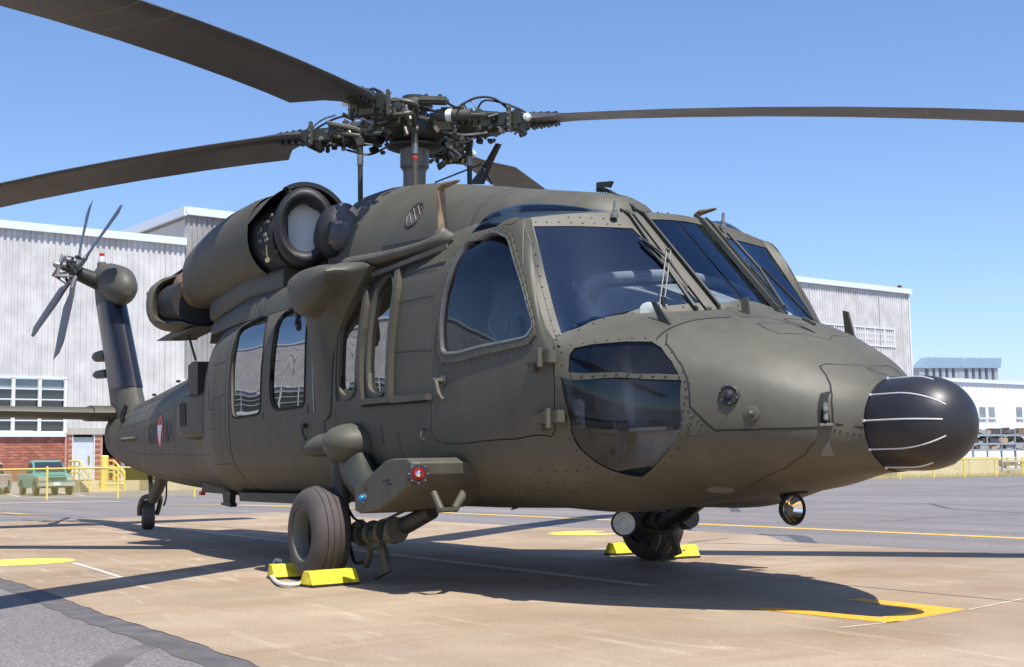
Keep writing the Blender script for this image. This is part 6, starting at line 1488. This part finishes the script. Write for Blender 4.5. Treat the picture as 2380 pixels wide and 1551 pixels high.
# ---- chain link fences
M['fencewire'] = simple('yellow_fence_wire', (.66, .55, .10), .5)
def fence_run(a, c, h, n, label, step=.12, r=.0055, mesh=True, posts=None):
    F = empty('chain_link_fence', (a.x, a.y, 0), 0, label, 'fence'); F.location = (0, 0, 0)
    L = (c-a).length; d = (c-a)/L; up = Vector((0, 0, 1))
    for k in range(n+1):
        p = a+d*L*(posts[k] if posts else k/n); b = MB(); b.tube([p, p+up*(h+.04)], .045, 10); b.lathe([(.05, 0), (.03, .05), (0, .06)], p+up*(h+.04), up, 10); b.obj('fence_post', M['safety'], F)
    b = MB(); b.tube([a+up*h, c+up*h], .032, 8); b.obj('top_rail', M['safety'], F)
    if mesh:
        vs, fs = [], []; nrm = d.cross(up)*r*.5; k = 0
        m_ = int(L/step)
        for i in range(-int(h/step), m_+1):
            for sg in (1, -1):
                x0 = i*step if sg > 0 else i*step+h; x1 = x0+sg*h; z0, z1 = .04, h
                # clip to the run
                def cl(x0, z0, x1, z1):
                    pts = []
                    for (xa, za, xb, zb) in ((x0, z0, x1, z1),):
                        t0, t1 = 0., 1.; dx = xb-xa
                        for lo, hi_, sgn in ((0-xa, L-xa, 1),):
                            if abs(dx) < 1e-9: continue
                            ta, tb = sorted((lo/dx, hi_/dx)); t0, t1 = max(t0, ta), min(t1, tb)
                        if t1 <= t0: return None
                        return xa+dx*t0, za+(zb-za)*t0, xa+dx*t1, za+(zb-za)*t1
                q = cl(x0, z0, x1, z1)
                if q is None: continue
                p0, p1 = a+d*q[0]+up*q[1], a+d*q[2]+up*q[3]; w = (d*(-sg)+up)*r*.5
                k = len(vs); vs += [p0+w, p0-w, p0+nrm*2, p1+w, p1-w, p1+nrm*2]; fs += [(k, k+1, k+4, k+3), (k+1, k+2, k+5, k+4), (k+2, k, k+3, k+5)]
        b = MB(); b.add(vs, fs); o = b.obj('chain_link_mesh', M['fencewire'], F, smooth=False, fix=False); o['kind'] = 'stuff'
    return F
fa, fb2 = gat(-140, 1166), gat(456, 1155.5); pk = []
def along(u, v=None):
    # fraction along the run of the post seen at column u
    o, d = ray(u, 1150); nrm = Vector((-(fb2-fa).y, (fb2-fa).x, 0)); t = (fa-o).dot(nrm)/d.dot(nrm); p = o+d*t; return (p-fa).dot(fb2-fa)/(fb2-fa).length_squared
ps = [0, along(109), along(274), along(452)]
hL = 73/3067*((gat(109, 1163)-CAMP).dot(_d))
fence_run(fa, fb2, hL, 3, 'yellow chain link fence in front of the parked green pickup', posts=ps)
ra_, rb_ = gat(1940, 1119.5), gat(2460, 1103)
hR = 44/3067*((gat(2200, 1112)-CAMP).dot(_d)); k0 = ra_; 
def along2(u):
    o, d = ray(u, 1100); nrm = Vector((-(rb_-ra_).y, (rb_-ra_).x, 0)); t = (ra_-o).dot(nrm)/d.dot(nrm); p = o+d*t; return (p-ra_).dot(rb_-ra_)/(rb_-ra_).length_squared
fence_run(ra_, rb_, hR, 5, 'yellow chain link fence in front of the low tan wall at right', posts=[along2(u) for u in (2010, 2091, 2169, 2242, 2314, 2378)], step=.14, r=.005)
# ---- right side: low wall, grass strip, racks, white building with roof cowls
def P_at(u, v, dep): p = zat(u, v, dep); return p
low0, low1 = P_at(1700, 1100, 78), P_at(2322, 1090, 78)
LW = empty('low_wall', (0, 0, 0), 0, 'long low tan concrete wall behind the right hand fence', 'wall')
M['tanwall'] = simple('tan_render', (.52, .46, .32), .85, noise=.1, nscale=1.5); M['tandark'] = simple('tan_grey_panel', (.22, .22, .15), .8, noise=.15)
d_ = (low1-low0); d_.z = 0; L = d_.length; d_.normalize(); nrm_ = Vector((d_.y, -d_.x, 0)); nrm_ = nrm_ if nrm_.dot(CAMP-low0) > 0 else -nrm_
def L3(s, z, off=0): return Vector((low0.x, low0.y, 0))+d_*s+nrm_*off+Vector((0, 0, z))
zt = P_at(2200, 1064, 78).z; n_ = 9
for i in range(n_): wbox('wall_panel', L*i/n_+.01, L*(i+1)/n_-.01, GZ-.3, zt, -.25, 0, M['tanwall'], LW, L3)
wbox('dark_panel', L*(2040-1700)/622, L*(2085-1700)/622, GZ, zt-.15, 0, .03, M['tandark'], LW, L3); wbox('pale_panel', L*(2030-1700)/622, L*(2042-1700)/622, GZ, zt-.3, 0, .05, M['doorpaint'], LW, L3)
GR = empty('guard_rail', (0, 0, 0), 0, 'pale horizontal guard rails right of the tan wall', 'guard rail')
b0 = L*(2330-1700)/622
for dz in (.25, .75): wbox('rail_beam', b0, b0+9, GZ+dz, GZ+dz+.12, -.1, 0, M['found'], GR, L3)
for i in range(5): wbox('rail_post', b0+.3+2*i, b0+.45+2*i, GZ, GZ+1.0, -.2, -.11, M['found'], GR, L3)
sheet('grass_strip', [tuple(L3(-25, 0, -3).xy), tuple(L3(L+30, 0, -3).xy), tuple(L3(L+30, 0, 5.5).xy), tuple(L3(-25, 0, 5.5).xy)], M['grass'], .01)
g = MB(); rnd = random.Random(11)
for i in range(5200):
    s, o_ = rnd.uniform(0, L+20), rnd.uniform(-2.9 if i % 2 else .4, 5.3); p = L3(s, 0, o_); p.z = gz(p.x, p.y); h_ = rnd.uniform(.06, .22); q = Vector((rnd.uniform(-.06, .06), rnd.uniform(-.06, .06), h_)); w = d_*.02
    g.add([p-w, p+w, p+q], [(0, 1, 2)])
o = g.obj('dry_grass', M['grass'], smooth=False, fix=False); tag(o, 'dry yellow grass growing along the foot of the tan wall', 'grass', kind='stuff')
# tall side grass bank behind gap at far right: dark hedge line
WB_ = empty('white_building', (0, 0, 0), 0, 'low white building with small square windows at the right edge', 'building')
M['whitewall'] = simple('white_cladding', (.78, .79, .80), .6, noise=.03, nscale=.7)
B0 = P_at(2020, 1090, 120); B0.z = 0
def bpt(u, v, off=0): o, d = ray(u, v); t = (B0+WN*off-o).dot(WN)/d.dot(WN); p = o+d*t; return (p-B0).dot(WD), p.z
def B3(s, z, off=0): return B0+WD*s+WN*off+Vector((0, 0, z))
sb0, ztop = 0, bpt(*ZN(1900, 631))[1]; sbE = bpt(2460, 900)[0]
clad('white_wall', sb0, sbE+30, GZ, ztop, WB_, fn=B3, pitch=.8, depth=.03).data.materials[0] = M['whitewall']
wbox('parapet_cap', sb0, sbE+30, ztop-.02, ztop+.35, -.2, .22, M['flash'], WB_, B3); wbox('building_body', sb0, sbE+30, GZ, ztop-.05, -25, -.05, M['whitewall'], WB_, B3)
for x0, x1 in ((1890, 1928), (1943, 1980), (2100, 2137), (2155, 2192), (2300, 2337)):
    s0, za_ = bpt(*ZN(x0, 768)); s1, zb_ = bpt(*ZN(x1, 828)); wbox('window', s0, s1, zb_, za_, .02, .07, M['blinds'], WB_, B3); wbox('window_sill', s0-.15, s1+.15, zb_-.18, zb_, .02, .16, M['wframe'], WB_, B3)
M['cowl'] = simple('cowl_grey', (.24, .26, .29), .6); M['hood'] = simple('cowl_hood_blue_grey', (.20, .27, .36), .5)
for x0, n__ in ((1550, 6), (1775, 6)):
    V = empty('roof_ventilator', (0, 0, 0), 0, 'row of six hooded grey ventilators on the white roof, %s' % ('nearer the hangar' if x0 == 1550 else 'farther from the hangar'), 'ventilator', 'hooded ventilator rows on the white roof')
    for k in range(n__):
        w = 37; xa = x0+k*w+(18 if k else 0); s0, zt_ = bpt(*ZN(xa, 545), -6); s1, _ = bpt(*ZN(xa+w-9+(18 if k == 0 else 0), 545), -6); zb_ = ztop+.1
        wbox('cowl_body', s0, s0+(s1-s0)*.72, zb_, zt_, -8, -6, M['cowl'], V, B3)
        b = MB(); b.loft([[B3(s0-.1, zt_, o_), B3(s1, zt_, o_), B3(s1+.25, zt_+1.15, o_), ] for o_ in (-6.9, -5.8)]); b.obj('cowl_hood', M['hood'], V, smooth=False)
# storage racks with junk
RK = empty('storage_rack', (0, 0, 0), 0, 'long steel storage rack loaded with scrap in front of the white building', 'rack')
K0 = P_at(2180, 1090, 95); K0.z = 0
def kpt(u, v): o, d = ray(u, v); t = (K0-o).dot(WN)/d.dot(WN); p = o+d*t; return (p-K0).dot(WD), p.z
def K3(s, z, off=0): return K0+WD*s+WN*off+Vector((0, 0, z))
ks0, ks1 = kpt(2150, 1000)[0], kpt(2460, 1000)[0]; lv = [kpt(2300, v)[1] for v in (1046, 1032, 1012)]
M['rack'] = simple('grey_rack_steel', (.30, .33, .38), .5)
s = ks0
while s < ks1:
    for o_ in (-1.2, 0): wbox('rack_upright', s, s+.10, GZ, lv[2]+.5, o_, o_+.1, M['rack'], RK, K3)
    s += 1.9
for z in lv: wbox('rack_beam', ks0, ks1, z-.07, z+.07, -1.2, .1, M['rack'], RK, K3)
rnd = random.Random(8); b1, b2, b3 = MB(), MB(), MB()
for k in range(150):
    s = rnd.uniform(ks0, ks1); z = rnd.choice(lv+[GZ+.3])+.07; sz = (rnd.uniform(.3, 1.6), rnd.uniform(.3, .8), rnd.uniform(.08, .5)); rnd.choice((b1, b2, b3)).box(K3(s, z+sz[2]/2, rnd.uniform(-.9, -.1)), sz, (Rw.to_3x3() @ Matrix.Rotation(rnd.uniform(-.25, .25), 3, 'Y')))
for bb, mm in ((b1, simple('scrap_grey', (.33, .32, .31), .6)), (b2, simple('scrap_tan', (.40, .29, .18), .8)), (b3, simple('scrap_dark', (.07, .065, .06), .7))): tag(bb.obj('rack_scrap', mm, RK, smooth=False), kind='stuff')
# ================================================================== parked vehicles
def vehicle(front, ang, label, paint_col, name='parked_pickup'):
    """front = ground point under the middle of the front bumper; x forward, y left"""
    V = empty(name, (front.x, front.y, gz(front.x, front.y)), ang, label, 'pickup truck')
    pm = simple('car_paint', paint_col, .3, .25, noise=.04, nscale=2)
    def bx(nm, c, s, mt, bev=.03, par=None): b = MB(); b.box(c, s, None, bev); o = b.obj(nm, mt, par or V); return o
    W_ = 1.72
    def sec_(x, w, z0, z1, r=.12): return [Vector((x, -w/2, z0)), Vector((x, -w/2, z1-r)), Vector((x, -w/2+r, z1)), Vector((x, w/2-r, z1)), Vector((x, w/2, z1-r)), Vector((x, w/2, z0))]
    b = MB(); b.loft([sec_(-.10, 1.60, .42, .86, .06), sec_(-.16, 1.66, .40, .92, .08), sec_(-.9, 1.70, .38, 1.00, .10), sec_(-1.45, 1.72, .36, 1.06, .08), sec_(-2.9, 1.72, .36, 1.06, .06), sec_(-4.6, 1.70, .42, 1.04, .05), sec_(-4.7, 1.66, .46, 1.0, .05)]); body = b.obj('body', pm, V)
    b = MB(); b.loft([sec_(-1.35, 1.60, 1.02, 1.07, .03), sec_(-2.0, 1.42, 1.04, 1.64, .10), sec_(-2.25, 1.40, 1.04, 1.68, .10), sec_(-2.9, 1.42, 1.04, 1.66, .10), sec_(-3.05, 1.52, 1.04, 1.30, .10)]); b.obj('cab', pm, V)
    b = MB(); b.add([(-1.40, -.72, 1.10), (-1.40, .72, 1.10), (-1.955, .62, 1.60), (-1.955, -.62, 1.60)], [(0, 1, 2, 3)]); ws_ = b.obj('windshield', M['wpane'], V, fix=False, smooth=False); ws_.location.x = .03
    for sy in (-1, 1):
        b = MB(); b.add([(-1.75, sy*.80, 1.08), (-2.85, sy*.80, 1.08), (-2.75, sy*.725, 1.56), (-2.05, sy*.725, 1.58)], [(0, 1, 2, 3)]); b.obj('side_window', M['wpane'], V, smooth=False)
        bx('side_mirror', (-1.65, sy*.93, 1.12), (.10, .20, .15), M['black'])
        bx('headlight', (-.085, sy*.62, .78), (.06, .30, .17), M['chrome'], .02); bx('indicator', (-.12, sy*.815, .78), (.10, .07, .17), simple('amber_lens', (.8, .25, .02), .2), .02)
        for x in (-.85, -3.75):
            b = MB(); b.lathe([(.19, -.10), (.31, -.10), (.335, -.06), (.335, .06), (.31, .10), (.19, .10)], (x, sy*.76, .335), (0, 1, 0), 26); w_ = b.obj('wheel', M['tyre'], V)
            b = MB(); b.lathe([(.20, 0), (.16, .02), (.06, .03), (0, .035)], (x, sy*.86, .335), (0, sy, 0), 18); b.obj('rim', M['steel'], w_)
            b = MB(); b.lathe([(.39, -.03), (.41, .0), (.36, .01)], (x, sy*.852, .36), (0, sy, 0), 26); b.obj('wheel_arch', M['black'], V)
    bx('bumper', (-.03, 0, .52), (.14, 1.72, .17), M['chrome'], .03); bx('bumper_valance', (-.06, 0, .40), (.10, 1.5, .10), M['black'], .02); g_ = bx('grille', (-.08, 0, .79), (.05, .92, .17), M['interior_dark'], .01)
    for k in range(3): bx('grille_bar', (-.05, 0, .735+.05*k), (.02, .90, .015), M['steel'], .004, g_)
    for k in range(7): bx('grille_bar', (-.05, -.42+.14*k, .79), (.018, .012, .15), M['steel'], .003, g_)
    bx('number_plate', (.045, 0, .55), (.01, .32, .14), M['wframe'], .003); bx('hood_crease', (-.8, 0, .965), (1.2, .9, .03), pm, .012)
    for y in (-.35, .35): bx('cab_seat', (-2.6, y, 1.2), (.15, .4, .45), M['interior_dark'], .05)
    return V
cf_ = gat(*ZG(430, 1178)); to_cam = Vector((CX-cf_.x, CY-cf_.y)); ca = math.atan2(to_cam.y, to_cam.x)
vehicle(cf_, ca+R(13), 'teal green pickup truck parked behind the yellow fence', (.10, .34, .30))
cf2 = gat(*ZG(-190, 1178)); vehicle(cf2, ca+R(-10), 'white pickup truck mostly cut off by the left edge', (.6, .6, .6))
strip2('parking_line', gl(ZG(30, 1160), ZG(150, 1192)), .12, M['line_white'], .008); strip2('parking_line', gl(ZG(570, 1170), ZG(640, 1185), ZG(720, 1184)), .12, M['line_white'], .008); strip2('parking_line', gl(ZG(440, 1150), ZG(520, 1168)), .12, M['line_white'], .008)
kb_ = lerp2(tuple(gat(-100, 1172).xy), tuple(gat(290, 1167).xy), 12); strip2('pale_kerb_strip', kb_, .9, M['line_pale'], .01)
o = RIV.obj('rivet_row', M['olive_dark'], HELI, fix=False); o['kind'] = 'stuff'
